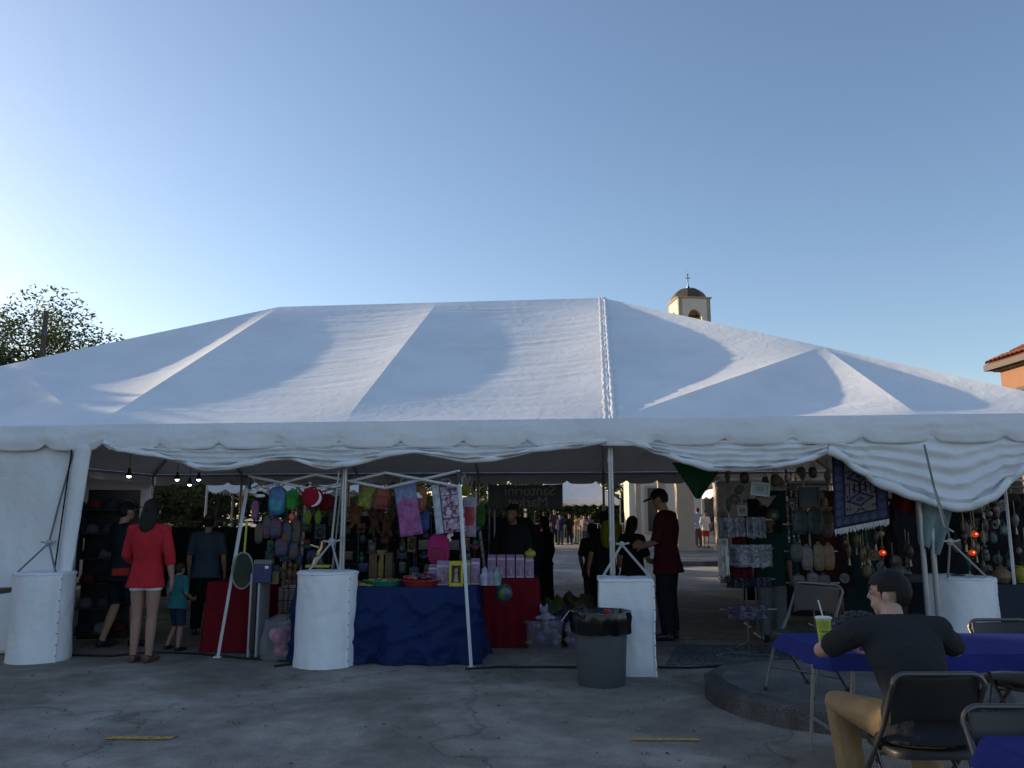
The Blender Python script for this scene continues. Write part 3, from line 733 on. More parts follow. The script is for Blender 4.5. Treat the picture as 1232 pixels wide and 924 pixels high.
def folding_table(label, c, w, d, h=.72, rz=0, group=None):
    t = thing('folding_table', label, 'table', c, rz, group)
    b = MB(plastic(.45, .44, .42)); b.box((0, 0, h - .02), (w, d, .04)); obj('table_top', b, t, bev=.012)
    for sx in (-1, 1):
        b = MB(steel(.3, .3, .31)); x = sx * (w / 2 - .16)
        for sy in (-1, 1): b.tube([(x, sy * (d / 2 - .08), h - .04), (x + sx * .06, sy * (d / 2 - .08), .01)], .013, 8)
        b.tube([(x + sx * .04, -(d / 2 - .08), .22), (x + sx * .04, d / 2 - .08, .22)], .011, 8); b.tube([(x, 0, h - .05), (x - sx * .28, 0, h - .05)], .01, 8)
        b.tube([(x, -(d / 2 - .08), h - .06), (x, d / 2 - .08, h - .06)], .011, 8)
        obj('leg_frame', b, t)
    return t
def backpack(name, label, c, w, h, m, m2, rz=0, tilt=0, d=None, cat='backpack', group=None):
    d = d or w * .42; t = thing(name, label, cat, c, rz, group)
    T = Matrix.Rotation(tilt, 4, 'Y')
    b = MB(m); b.ell((0, 0, -h * .53), (w / 2, d / 2, h * .47), 22, 14, T, .62); obj('bag_body', b, t, smooth=60)
    b = MB(m2); b.ell((0, -d * .42, -h * .68), (w * .36, d * .2, h * .22), 18, 10, T, .55); obj('front_pocket', b, t, smooth=60)
    b = MB(m2); b.tube([T @ V((-w * .1, 0, -h * .07)), T @ V((-w * .07, 0, 0)), T @ V((w * .07, 0, 0)), T @ V((w * .1, 0, -h * .07))], .009, 6)
    for s in (-1, 1): b.tube([T @ V((s * w * .28, d * .3, -h * .12)), T @ V((s * w * .36, d * .8, -h * .5)), T @ V((s * w * .3, d * .35, -h * .9))], .014, 6, .4)
    b.tube([T @ V((w * .43 * COS(q / 12 * PI), -d * .3, -h * .42 + h * .3 * SIN(q / 12 * PI))) for q in range(13)], .006, 5)
    obj('strap', b, t); return t
def flat_bag(name, label, c, w, h, fn, rz=0, tilt=0, puff=.03, cat='gift bag', nu=28, nv=36, handle=None, group=None):
    """thin printed carrier: both faces printed by fn(s, t) -> material"""
    t = thing(name, label, cat, c, rz, group); T = Matrix.Rotation(tilt, 4, 'Y'); b = MB()
    for sy in (-1, 1):
        def P(s, q, sy=sy):
            x, z = (s - .5) * w * sy * -1, -q * h
            e = (16 * s * (1 - s) * q * (1 - q)) ** .5
            return T @ V((x, sy * (.004 + puff * e + .008 * nz(x * 9, z * 9, sy)), z))
        b.grid(P, nu, nv, (lambda s, q: fn(s, q)) if sy < 0 else (lambda s, q: fn(1 - s, q)))
    obj('printed_panel', b, t, smooth=60)
    b = MB(handle or plastic(.3, .28, .3))
    b.tube([T @ V((-w * .2, 0, -.01)), T @ V((-w * .12, 0, .05)), T @ V((w * .12, 0, .05)), T @ V((w * .2, 0, -.01))], .008, 6)
    obj('handle', b, t); return t
def blotch(cols, sc=5, seed=0, thr=(-.22, 0, .22)):
    def fn(s, t):
        q = nz(s * sc, t * sc * 1.2, seed)
        for k, h in enumerate(thr):
            if q < h: return cols[min(k, len(cols) - 1)]
        return cols[-1]
    return fn
def doll_box(label, c, w, h, d, m, figure, group, rz=0, cat='toy box'):
    t = thing('toy_box', label, cat, c, rz, group)
    b = MB(m); b.box((0, 0, h / 2), (w, d, h)); b.box((0, d * .3, h + w * .12), (w * .98, .006, w * .24)); b.use(plastic(.5, .46, .52)); b.box((0, -d / 2 - .001, h * .9), (w * .9, .004, h * .09)); b.box((0, -d / 2 - .001, h * .05), (w * .9, .004, h * .05)); obj('carton', b, t)
    b = MB(toyprint(.28, .25, .33)); b.box((0, -d / 2 - .002, h * .45), (w * .68, .006, h * .68)); obj('window', b, t, bev=.01)
    b = MB(figure); b.ell((0, -d / 2 - .012, h * .66), (w * .13, .012, w * .14)); b.lathe([(w * .2, h * .16), (w * .08, h * .5), (w * .05, h * .58)], 10, (0, -d / 2 - .01, 0), sy=.3); obj('doll', b, t)
def tray(label, c, w, d, h, m, cat='tray', rz=0):
    b = MB(m); o = []; pr = [(.8, 0), (.97, h * .9), (1.06, h), (1.05, h + .006), (.95, h - .004), (.78, .008), (.01, .008)]
    b.lathe(pr, 40, sx=w / 2, sy=d / 2); return obj('tray', b, None, c, rz, label=label, cat=cat)

# --- slant-leg pop-up frame round the toy stall
f0 = gnd(262, 791); f1 = gnd(567, 804)
f0 = V((f0.x, f0.y, 0)); f1 = V((f1.x, f1.y, 0)); t0 = at(299, 578, f0.y + .25); t1 = at(552, 572, f1.y + .2)
pf = thing('canopy_frame', 'white pop up canopy frame with slanting legs and scissor truss over the toy stall', 'canopy frame', f0)
dep = V((.16, 2.7, 0)); wp = paint(.72, .73, .75); dk = plastic(.015, .015, .018)
LG = [(f0, t0), (f1, t1), (f1 + dep, t1 + V((.05, 2.3, 0))), (f0 + dep, t0 + V((.1, 2.3, 0)))]
for p, q in LG:
    b = MB(wp); b.tube([p - f0, lerp(p, q, .55) - f0], .017, 4); b.tube([lerp(p, q, .5) - f0, q - f0], .021, 4); b.box(p - f0 + V((0, 0, .008)), (.08, .08, .012)); obj('leg', b, pf, smooth=30)
    b = MB(dk); b.box(q - f0 + V((0, 0, -.03)), (.055, .055, .14)); obj('corner_joint', b, pf, bev=.008)
for i in range(4):
    p, q = LG[i][1], LG[(i + 1) % 4][1]; b = MB(wp); n = 3 if i % 2 == 0 else 3
    for k in range(n):
        a, c = lerp(p, q, k / n), lerp(p, q, (k + 1) / n); hi, lo = V((0, 0, .05)), V((0, 0, -.12)); o_ = V((0, .012, 0))
        b.tube([a + hi - f0 - o_, c + lo - f0 - o_], .014, 4); b.tube([a + lo - f0 + o_, c + hi - f0 + o_], .014, 4)
    obj('scissor_truss', b, pf, smooth=30)

# --- tables and their cloths
tarp = vinyl('blue_tarp', (.008, .022, .095), 0, 1.0); tarp.node_tree.nodes['Principled BSDF'].inputs['Specular IOR Level'].default_value = .15; redc = cloth(.16, .008, .016)
a, c = gnd(243, 785), gnd(309, 786); cx = (a.x + c.x) / 2; wd = c.x - a.x
folding_table('folding table under the left red cloth', (cx, a.y + .36, 0), wd - .05, .62, .77)
cloth_over('tablecloth', (cx, a.y + .36, 0), wd - .02, .66, .775, redc, 'dark red cloth on the table beside the child in teal', seed=2)
ya = gnd(480, 803).y + .13; xl, xr = at(352, 760, ya).x, at(572, 760, ya).x
TB = V(((xl + xr) / 2, ya + .42, 0)); TW = xr - xl
folding_table('long folding table hidden under the blue tarp', TB, TW - .1, .68, .775)
cloth_over('blue_tarp', TB, TW, .72, .785, tarp, 'deep blue creased tarp draped over the long toy table', wav=.05, seed=5, rz=R(-2), crease=.028)
a, c = gnd(604, 781), gnd(645, 780); Y2 = a.y + .1; cx = (a.x + c.x) / 2 - .1
folding_table('folding table under the right red cloth', (cx, Y2 + .35, 0), .62, .6, .79)
cloth_over('tablecloth', (cx, Y2 + .35, 0), .66, .64, .795, redc, 'dark red cloth on the small table carrying the doll boxes', seed=7)
RT = V((cx, Y2 + .35, .8))
# folded table standing on end and the plastic sack
p = gnd(310, 789); t = thing('folding_table', 'white folded table standing on end against the blue tarp', 'table', V((p.x, p.y - .03, 0)), R(84))
b = MB(plastic(.4, .4, .42)); 
for y in (-.045, .045): b.box((0, y, .46), (.3, .03, .9))
obj('table_top', b, t, bev=.012); b = MB(dk); b.tube([(-.13, 0, .06), (-.13, 0, .86), (.13, 0, .86), (.13, 0, .06)], .014, 8); b.box((-.155, 0, .46), (.012, .05, .72)); obj('leg_frame', b, t); 
p = gnd(333, 795); t = thing('plastic_sack', 'clear plastic sack of pink toys leaning on the blue tarp', 'sack', V((p.x, p.y + .1, 0)))
cl, nt_, bs = nodes_of('clear_film'); bs.inputs['Base Color'].default_value = (.5, .5, .54, 1); bs.inputs['Roughness'].default_value = .3; bs.inputs['Alpha'].default_value = .2
b = MB(cl); rings = []
for i in range(17):
    z = .47 * i / 16; r = .21 * (1 - .35 * (i / 16) ** 3) if i < 15 else .15 - .05 * (i - 14)
    rings.append([(r * (1 + .18 * nz(COS(q) * 2, SIN(q) * 2, z * 6) + .1 * nz(COS(q) * 6, SIN(q) * 6, z * 16)) * COS(q), r * .8 * (1 + .15 * nz(COS(q) * 3, SIN(q) * 3, z * 7)) * SIN(q), z + .004) for q in [2 * PI * k / 30 for k in range(30)]])
b.loft(rings); obj('film', b, t, smooth=30)
b = MB()
for k in range(16):
    b.use(rnd.choice([plastic(.5, .08, .18), plastic(.55, .25, .35), plastic(.6, .55, .58), plastic(.2, .05, .12)])); b.ell((rnd.uniform(-.11, .11), rnd.uniform(-.09, .09), .06 + .32 * rnd.random()), (.06, .05, .045 + .03 * rnd.random()))
obj('contents', b, t)

# --- hanging things on the front truss (left cluster, then right cluster)
def HB_(u0, v0, u1, v1, Y=9.35): return dims(u0, v0, u1, v1, Y)
c, w, h = HB_(325, 583, 344, 620); backpack('backpack', 'small blue and teal printed backpack hanging left of the green one', c, w, h, toyprint(.04, .13, .3), toyprint(.03, .22, .3))
c, w, h = HB_(345, 588, 359, 614); backpack('backpack', 'plain green hanging backpack between the blue pack and the red balls', c, w, h, cloth(.03, .17, .03), cloth(.04, .22, .04))
def ball_pillow(label, u0, v0, u1, v1, Y, m, trim):
    c, w, h = dims(u0, v0, u1, v1, Y); t = thing('round_cushion', label, 'cushion', c); r = w / 2
    b = MB(m); b.ell((0, 0, -r - .02), (r, r * .6, r), 24, 16); obj('cushion_body', b, t, smooth=70)
    b = MB(dk); b.tube([(0, 0, .03), (0, 0, -.03)], .006, 6); obj('hanging_loop', b, t)
    if trim:
        b = MB(white_c); b.tube([(r * .82 * COS(q), -r * .36 - r * .2 * abs(SIN(q * .5)), -r - .02 + r * .82 * SIN(q)) for q in [-1.5 + 2.2 * k / 14 for k in range(15)]], [.004 + .014 * SIN(PI * k / 14) for k in range(15)], 8); obj('crescent_trim', b, t)
ball_pillow('red round cushion with a white crescent trim hanging under the truss', 364, 583, 389, 613, 9.3, cloth(.28, .012, .025), True)
ball_pillow('plain dark red round cushion half behind the crescent trimmed one', 382, 592, 401, 622, 9.5, cloth(.16, .01, .02), False)
for k, (u, v) in enumerate(((371, 613), (383, 614))):
    c, w, h = dims(u - 4, v, u + 4, v + 17, 9.35); b = MB(cloth(.12, .18, .02)); b.ell((0, 0, -h / 2), (w / 2, w / 3, h / 2)); b.tube([(0, 0, .03), (0, 0, -h * .2)], .005, 5)
    obj('plush_charm', b, None, c, label=('left' if k == 0 else 'right') + ' of two small lime green plush charms below the red cushions', cat='plush toy')
c, w, h = HB_(304, 600, 311, 626); backpack('pouch', 'slim violet pouch hanging beside the left slanting leg', c, w, h, toyprint(.13, .05, .16), toyprint(.2, .07, .12), cat='pouch')
# black and white soft toy figure
c, w, h = HB_(305, 586, 322, 604); t = thing('plush_toy', 'white and black striped plush toy hanging at the far left of the truss', 'plush toy', c)
b = MB()
for k in range(4): b.use(white_c if k % 2 == 0 else black_c); b.ell((0, 0, -.03 - k * .035), (.035 + .012 * k, .035, .024))
b.use(white_c); b.tube([(-.02, 0, -.06), (-.09, 0, -.02)], .014, 7); b.tube([(.02, 0, -.06), (.09, 0, -.03)], .014, 7); obj('plush_body', b, t)
b = MB(plastic(.5, .2, .25)); b.ell((.09, 0, -.03), (.02, .02, .03)); obj('paw', b, t)
dark_t = [toyprint(.09, .03, .08), toyprint(.03, .05, .1), toyprint(.1, .05, .03), toyprint(.04, .07, .05)]
for k, (u, v, uw, vh) in enumerate(((332, 622, 14, 26), (345, 626, 12, 30), (356, 622, 12, 34), (322, 618, 9, 30), (339, 645, 15, 26), (353, 650, 12, 24), (312, 630, 9, 24))):
    c, w, h = dims(u - uw / 2, v, u + uw / 2, v + vh, 9.45 + .05 * (k % 3)); backpack('toy_pack', 'small dark bagged toy dangling in the lower left bunch under the truss', c, w, h, dark_t[k % 4], dark_t[(k + 1) % 4], cat='bagged toy', group='dark bagged toys hanging in a bunch')
b = MB(plastic(.6, .1, .06)); c = at(351, 622, 9.3); b.ell((0, 0, 0), (.035, .03, .045)); b.tube([(0, 0, .04), (.01, 0, .12)], .005, 5); obj('plush_charm', b, None, c, label='tiny bright red charm hanging below the green backpack', cat='plush toy')
# yellow pouch, orange pack, printed bags
c, w, h = HB_(437, 584, 452, 611); flat_bag('gift_bag', 'yellow pouch with an olive print hanging left in the right cluster', c, w, h, blotch([toyprint(.32, .3, .03), toyprint(.2, .2, .03)], 6, 2), tilt=R(14), cat='pouch')
c, w, h = HB_(452, 583, 471, 613); backpack('backpack', 'round orange and red backpack beside the yellow pouch', c, w, h, toyprint(.3, .07, .03), toyprint(.24, .03, .03))
pk = [toyprint(.16, .2, .36), toyprint(.3, .07, .2), toyprint(.2, .1, .3), toyprint(.42, .08, .22)]
c, w, h = HB_(472, 581, 502, 645, 9.1)
flat_bag('gift_bag', 'big pink and lilac printed bag hanging tilted under the truss', c, w * .86, h, lambda s, t: (pk[0] if t < .3 + .1 * nz(s * 4, t * 4) else pk[1 + int(abs(nz(s * 7, t * 7, 3)) * 8) % 3]), tilt=R(-9))
c, w, h = HB_(494, 583, 514, 616, 9.2); backpack('backpack', 'amber backpack with a pale patch hanging between two printed bags', c, w, h, toyprint(.36, .14, .025), toyprint(.35, .1, .08))
b = MB(white_c); b.ell((0, -.1, -h * .4), (.03, .01, .035)); b.ell((.035, -.1, -h * .46), (.018, .01, .02)); obj('patch', b, None, c, label='pale round patch sewn on the amber backpack', cat='patch')
c, w, h = HB_(504, 612, 517, 640, 9.3); backpack('pouch', 'bright blue pouch hanging under the amber backpack', c, w, h, toyprint(.03, .09, .35), toyprint(.04, .12, .4), cat='pouch')
mg = [toyprint(.42, .34, .46), toyprint(.1, .04, .09), toyprint(.3, .2, .33), toyprint(.5, .44, .52), toyprint(.16, .07, .14)]
c, w, h = HB_(517, 582, 556, 641, 8.95)
def manga(s, t):
    if s < .24: return toyprint(.36, .4, .45)
    if s < .3 or t < .06: return mg[1]
    i = int(t * 4.2); e = abs((t * 4.2) % 1 - .5); q = nz(s * 9 + i * 7, t * 11, i)
    return mg[1] if e > .46 or q < -.28 else (mg[4] if q < -.12 else (mg[0] if q < .1 else (mg[2] if q < .24 else mg[3])))
flat_bag('gift_bag', 'large white and plum picture panel bag hanging on the right slanting leg', c, w * .9, h, manga, tilt=R(-7), nu=44, nv=56)
c, w, h = HB_(557, 598, 573, 646, 9.25); flat_bag('gift_bag', 'pale lilac and red printed bag behind the right slanting leg', c, w, h, lambda s, t: toyprint(.34, .3, .4) if t < .25 else (toyprint(.38, .03, .05) if abs(s - .5) < .34 + .1 * nz(s * 5, t * 5) and t < .72 else toyprint(.26, .22, .28)))
c, w, h = HB_(555, 583, 566, 597, 9.3); backpack('pouch', 'little lime pouch at the top of the right slanting leg', c, w, h, cloth(.2, .2, .02), cloth(.2, .16, .02), cat='pouch')
c, w, h = HB_(573, 606, 584, 634, 9.6); backpack('pouch', 'dark green pouch hanging right of the lilac and red bag', c, w, h, cloth(.03, .09, .02), cloth(.04, .11, .02), cat='pouch')
c, w, h = HB_(515, 640, 541, 679, 9.2); backpack('backpack', 'hot pink backpack hanging lowest above the toy table', c, w, h, cloth(.36, .03, .14), cloth(.22, .03, .07))
b = MB(white_c); b.ell((0, 0, 0), (.02, .012, .03)); b.ell((.03, 0, .015), (.02, .012, .022)); b.ell((.015, 0, -.04), (.012, .01, .02)); obj('bow_charm', b, None, at(540, 645, 9.05), label='small white bow charm clipped beside the hot pink backpack', cat='charm')
# brown plush animals
for k, (u, v) in enumerate(((429, 606), (452, 612), (466, 616))):
    c, w, h = dims(u - 7, v, u + 7, v + 28, 9.7); t = thing('plush_toy', ['tan long armed plush toy hanging nearest the tent pole', 'brown long armed plush toy behind the yellow pouch', 'brown long armed plush toy behind the round orange backpack'][k], 'plush toy', c, group='long armed plush toys')
    m = cloth(*[(.16, .075, .03), (.09, .045, .03), (.1, .05, .03)][k]); b = MB(m); b.ell((0, 0, -.06), (.055, .05, .055)); b.ell((0, 0, -.17), (.06, .055, .08)); obj('plush_body', b, t)
    for s in (-1, 1): b = MB(m); b.tube([(s * .04, 0, -.12), (s * .08, -.01, -.05), (s * .03, -.01, .02)], .02, 8); obj('arm', b, t); b = MB(m); b.tube([(s * .03, 0, -.22), (s * .06, -.03, -.29)], .024, 8); obj('leg', b, t)
# --- goods standing on the toy table
def on(u, Y, z=.79): d = ray(u, 690); x = d.x / d.y * Y; return V((x, Y, z))
tray('round green plastic tray on the blue tarp table', on(461, 9.05), .44, .3, .055, plastic(.02, .2, .1))
tray('wide red plastic tray on the blue tarp table', on(506, 9.0), .42, .3, .06, plastic(.28, .02, .015))
b = MB()
for k in range(34): b.use(rnd.choice([plastic(.3, .03, .05), plastic(.12, .02, .03), plastic(.25, .1, .05), plastic(.07, .03, .08), plastic(.3, .2, .22)])); q = rnd.uniform(0, 2 * PI); r_ = rnd.random() ** .5; b.ell((.17 * r_ * COS(q), .1 * r_ * SIN(q), .07 + .09 * (1 - r_) * rnd.random() + .02), (.03, .025, .022), 8, 6)
tag(obj('small_toys', b, None, on(506, 9.0)), 'heap of small red and dark toys in the red tray', 'toys', kind='stuff')
b = MB()
for k in range(20): b.use(rnd.choice([plastic(.02, .2, .12), plastic(.3, .25, .03), plastic(.3, .05, .1), plastic(.04, .08, .25)])); q = rnd.uniform(0, 2 * PI); r_ = rnd.random() ** .5; b.ell((.16 * r_ * COS(q), .1 * r_ * SIN(q), .06), (.03, .024, .018), 8, 6)
tag(obj('small_toys', b, None, on(461, 9.05)), 'layer of small mixed toys in the green tray', 'toys', kind='stuff')
for k, (u, Y, s, h, cl_) in enumerate(((433, 9.0, .11, .05, (.4, .06, .09)), (438, 8.92, .1, .04, (.32, .26, .04)), (428, 8.95, .08, .045, (.25, .22, .2)), (445, 8.9, .07, .03, (.2, .25, .05)))):
    t = thing('toy_car', ['pink', 'yellow', 'grey', 'lime'][k] + ' little toy car on the blue tarp beside the white barrel', 'toy car', on(u, Y))
    b = MB(plastic(*cl_)); b.box((0, 0, h * .45), (s, s * .5, h * .55)); b.box((-.01, 0, h * .85), (s * .5, s * .42, h * .4)); obj('car_body', b, t, bev=.008)
    for sx in (-1, 1):
        b = MB(dk); b.tube([(sx * s * .3, -s * .28, h * .2), (sx * s * .3, s * .28, h * .2)], h * .22, 10); obj('wheel', b, t)
c = on(549, 8.95); t = thing('toy_box', 'yellow framed toy box with a dark window standing on the blue tarp', 'toy box', c); w, h = .15, .27
b = MB(plastic(.5, .42, .03))
for sx in (-1, 1): b.box((sx * w * .42, 0, h / 2), (w * .17, .09, h))
b.box((0, 0, .02), (w * .68, .09, .04)); b.box((0, 0, h - .025), (w * .68, .09, .05)); obj('carton', b, t, bev=.008)
b = MB(toyprint(.05, .04, .05)); b.box((0, .02, h / 2), (w * .66, .02, h * .8)); obj('window', b, t); b = MB(plastic(.35, .22, .18)); b.ell((0, -.005, h * .62), (.025, .02, .03)); b.lathe([(.035, .045), (.02, .12), (.012, .15)], 10, (0, -.005, 0)); obj('doll', b, t)
for k, (u, w, h, m, lb) in enumerate(((533, .14, .23, toyprint(.3, .22, .36), 'lilac toy box left of the yellow framed box'), (521, .09, .2, toyprint(.2, .16, .26), 'narrow mauve toy box behind the red tray'), (562, .07, .25, toyprint(.3, .28, .06), 'narrow yellow toy box hidden behind the slanting leg'), (572, .1, .26, toyprint(.32, .16, .36), 'violet toy box right of the slanting leg'))):
    doll_box(lb, on(u, 9.1 + .03 * k), w, h, .09, m, plastic(.45, .2, .3), 'toy boxes on the blue tarp')
for k, (u, v) in enumerate(((583, 690), (590, 684), (597, 690))):
    b = MB(toyprint(*[(.4, .38, .5), (.3, .2, .32), (.2, .3, .3)][k])); b.lathe([(.05, 0), (.06, .09), (.03, .14), (.035, .17), (.001, .2)], 14, (0, 0, 0))
    obj('wrapped_toy', b, None, on(u, 9.1), label=['white', 'plum', 'grey green'][k] + ' wrapped toy at the right corner of the blue tarp', cat='wrapped toy')
for k, u in enumerate((601, 610, 619, 628, 637)):
    q = RT + V(((k - 2) * .115, -.2, 0)); doll_box(['first', 'second', 'third', 'fourth', 'last'][k] + ' pink and purple doll box from the left on the right red table', q, .1, .25 - .02 * (k == 4), .08, toyprint(*[(.3, .16, .38), (.38, .17, .34), (.32, .16, .4), (.42, .2, .4), (.34, .26, .42)][k]), plastic(.5, .25, .35), 'doll boxes in a row on the right red table')
b = MB(plastic(.35, .36, .03)); b.ell((0, 0, .04), (.07, .05, .045), e=.7); b.tube([(-.05, 0, .06), (0, 0, .1), (.05, 0, .06)], .007, 6); obj('toy_basket', b, None, RT + V((.24, -.18, .245)), label='small lime toy basket on top of the last doll box', cat='toy')
# beach balls hung at the corner of the tarp
t = thing('beach_ball', 'small blue and yellow beach ball hanging at the corner of the blue tarp', 'ball', at(606, 713, 9.2)); 
b = MB(); 
for k in range(8):
    b.use(plastic(*[(.02, .06, .12), (.12, .15, .02), (.02, .1, .13), (.12, .13, .12)][k % 4])); vs = []; fs = []
    for i in range(9):
        ph = -PI / 2 + PI * i / 8
        for q in range(4): th = 2 * PI * (k + q / 3) / 8; vs.append((.1 * COS(ph) * COS(th), .1 * COS(ph) * SIN(th), .1 * SIN(ph)))
    for i in range(8):
        for q in range(3): a_ = i * 4 + q; fs.append((a_, a_ + 1, a_ + 5, a_ + 4))
    b.add(vs, fs, Matrix.Rotation(.9, 4, 'X'))
obj('ball_panels', b, t, smooth=80); b = MB(dk); b.tube([(0, 0, .1), (-.02, .05, .17)], .004, 5); obj('hanging_loop', b, t)
netm, n_, bs_ = nodes_of('net'); bs_.inputs['Base Color'].default_value = (.03, .06, .03, 1); bs_.inputs['Alpha'].default_value = .4
# racket with yellow handle hanging, blue carton, bottles, brass trophy figure, kraft boxes
c = at(297, 627, 9.3); t = thing('bubble_wand', 'tall bubble wand with yellow stem and oval green net', 'toy wand', c)
b = MB(plastic(.42, .36, .04)); b.tube([(0, 0, 0), (-.01, 0, -.36)], .013, 8); obj('stem', b, t)
b = MB(plastic(.25, .3, .27)); b.tube([(.12 * COS(q) - .02, 0, -.55 + .2 * SIN(q)) for q in [2 * PI * k / 28 for k in range(29)]], .009, 6); obj('hoop', b, t)
b = MB(netm); b.lathe([(.112, -.005), (.112, .005)], 28, (0, 0, 0)); b.v = [(x - .02, z, -.55 + y * 1.7) for x, y, z in b.v]; obj('net', b, t)
t = thing('toy_box', 'blue carton with grey top standing at the left end of the blue tarp table', 'toy box', on(317, 9.2)); b = MB(toyprint(.025, .035, .11)); b.box((0, 0, .12), (.2, .1, .2)); obj('carton', b, t, bev=.006); b = MB(plastic(.14, .13, .14)); b.box((0, 0, .245), (.2, .1, .05)); obj('lid', b, t, bev=.006); b = MB(white_c); b.box((.05, -.052, .19), (.04, .006, .03)); obj('sticker', b, t)
for k, (u, h) in enumerate(((342, .2), (349, .24), (355, .22))):
    b = MB(mat((.09, .045, .025), .5, 'wood', .4, 30)); b.lathe([(.03, 0), (.035, .02), (.02, .05), (.034, .1), (.034, h * .6), (.014, h * .72), (.028, h * .86), (.02, h), (.001, h + .01)], 14)
    obj('figurine', b, None, on(u, 9.15 + .02 * k), label=['shortest', 'tallest', 'middle sized'][k] + ' brown turned figurine of three beside the white barrel', cat='figurine', group='brown figurines')
b = MB(toyprint(.12, .1, .05)); b.box((0, 0, .07), (.12, .1, .14)); obj('toy_box', b, None, on(331, 9.25), bev=.008, label='olive carton between the blue carton and the brown figurines', cat='toy box')
t = thing('trophy_figure', 'brass coloured twisting figure on a yellow base behind the white barrel', 'figurine', at(383, 680, 9.5)); br = steel(.7, .55, .25)
b = MB(plastic(.5, .42, .05)); b.box((0, 0, -.01), (.28, .12, .03)); obj('base', b, t, bev=.006)
b = MB(br); b.tube([(-.05, 0, .0), (-.03, 0, .07), (.01, 0, .1), (.0, 0, .15), (.03, 0, .2), (.035, 0, .27)], [.034, .03, .022, .026, .018, .01], 10); b.ell((-.005, -.01, .125), (.03, .03, .026)); b.tube([(.0, 0, .2), (-.1, 0, .23)], .012, 7); obj('figure', b, t)
for k, (u, w, h) in enumerate(((451, .12, .33), (459, .1, .37), (467, .1, .34))):
    b = MB(mat([(.1, .055, .03), (.17, .11, .03), (.08, .06, .03)][k], .7, 'carton', .6, 18)); b.box((0, 0, h / 2), (w, .12, h)); b.box((0, -.003, h * .97), (w * 1.02, .122, .02)); b.box((0, -.062, h * .45), (w * .6, .006, h * .5))
    obj('carton', b, None, on(u, 9.35), bev=.006, label=['dark brown', 'gold', 'olive brown'][k] + ' tall carton of three behind the green tray', cat='carton', group='tall cartons behind the green tray')
# dim rack behind the toy table, crowded with small packaged toys
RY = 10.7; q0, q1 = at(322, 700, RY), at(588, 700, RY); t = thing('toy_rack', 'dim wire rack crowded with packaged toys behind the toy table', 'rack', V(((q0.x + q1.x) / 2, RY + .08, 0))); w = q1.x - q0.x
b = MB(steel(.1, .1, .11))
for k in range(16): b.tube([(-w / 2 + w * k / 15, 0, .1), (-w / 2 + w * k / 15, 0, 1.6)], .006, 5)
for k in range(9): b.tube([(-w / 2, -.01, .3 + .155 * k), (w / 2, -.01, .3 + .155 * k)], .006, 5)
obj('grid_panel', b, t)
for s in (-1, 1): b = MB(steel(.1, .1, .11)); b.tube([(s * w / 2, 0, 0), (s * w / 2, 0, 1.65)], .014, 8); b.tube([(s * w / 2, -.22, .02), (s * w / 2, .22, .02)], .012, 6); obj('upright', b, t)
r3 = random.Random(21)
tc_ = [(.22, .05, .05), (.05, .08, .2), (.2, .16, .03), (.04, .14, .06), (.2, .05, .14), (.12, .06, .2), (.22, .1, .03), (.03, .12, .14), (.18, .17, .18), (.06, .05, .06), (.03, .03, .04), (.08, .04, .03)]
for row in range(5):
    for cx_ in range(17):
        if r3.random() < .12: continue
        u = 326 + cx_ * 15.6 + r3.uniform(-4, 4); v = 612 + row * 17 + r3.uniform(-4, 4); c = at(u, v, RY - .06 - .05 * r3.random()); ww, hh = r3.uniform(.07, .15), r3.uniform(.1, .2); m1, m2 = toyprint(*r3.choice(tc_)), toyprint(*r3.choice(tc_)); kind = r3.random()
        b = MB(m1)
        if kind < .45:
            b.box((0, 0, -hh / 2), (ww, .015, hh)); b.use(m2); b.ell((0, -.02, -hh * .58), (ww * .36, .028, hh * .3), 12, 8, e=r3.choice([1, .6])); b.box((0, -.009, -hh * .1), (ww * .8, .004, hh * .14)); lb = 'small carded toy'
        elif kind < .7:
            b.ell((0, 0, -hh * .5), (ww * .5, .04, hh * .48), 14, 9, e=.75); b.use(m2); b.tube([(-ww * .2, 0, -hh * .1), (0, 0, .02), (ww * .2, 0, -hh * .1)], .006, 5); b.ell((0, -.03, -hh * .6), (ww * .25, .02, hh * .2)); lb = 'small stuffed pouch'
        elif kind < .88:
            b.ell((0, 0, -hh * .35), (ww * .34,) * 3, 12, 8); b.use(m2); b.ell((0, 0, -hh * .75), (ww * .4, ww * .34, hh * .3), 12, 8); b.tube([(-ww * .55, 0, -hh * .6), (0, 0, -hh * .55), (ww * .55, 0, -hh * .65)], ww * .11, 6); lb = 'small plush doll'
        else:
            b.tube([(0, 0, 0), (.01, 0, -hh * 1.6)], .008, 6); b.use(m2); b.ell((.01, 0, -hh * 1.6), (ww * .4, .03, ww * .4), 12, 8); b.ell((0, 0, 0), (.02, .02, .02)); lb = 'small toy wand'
        obj('toy_package', b, None, c, r3.uniform(-.3, .3), smooth=40, label=lb + ' hanging on the dim rack behind the toy table', cat='toy', group='small toys on the dim rack: ' + lb)
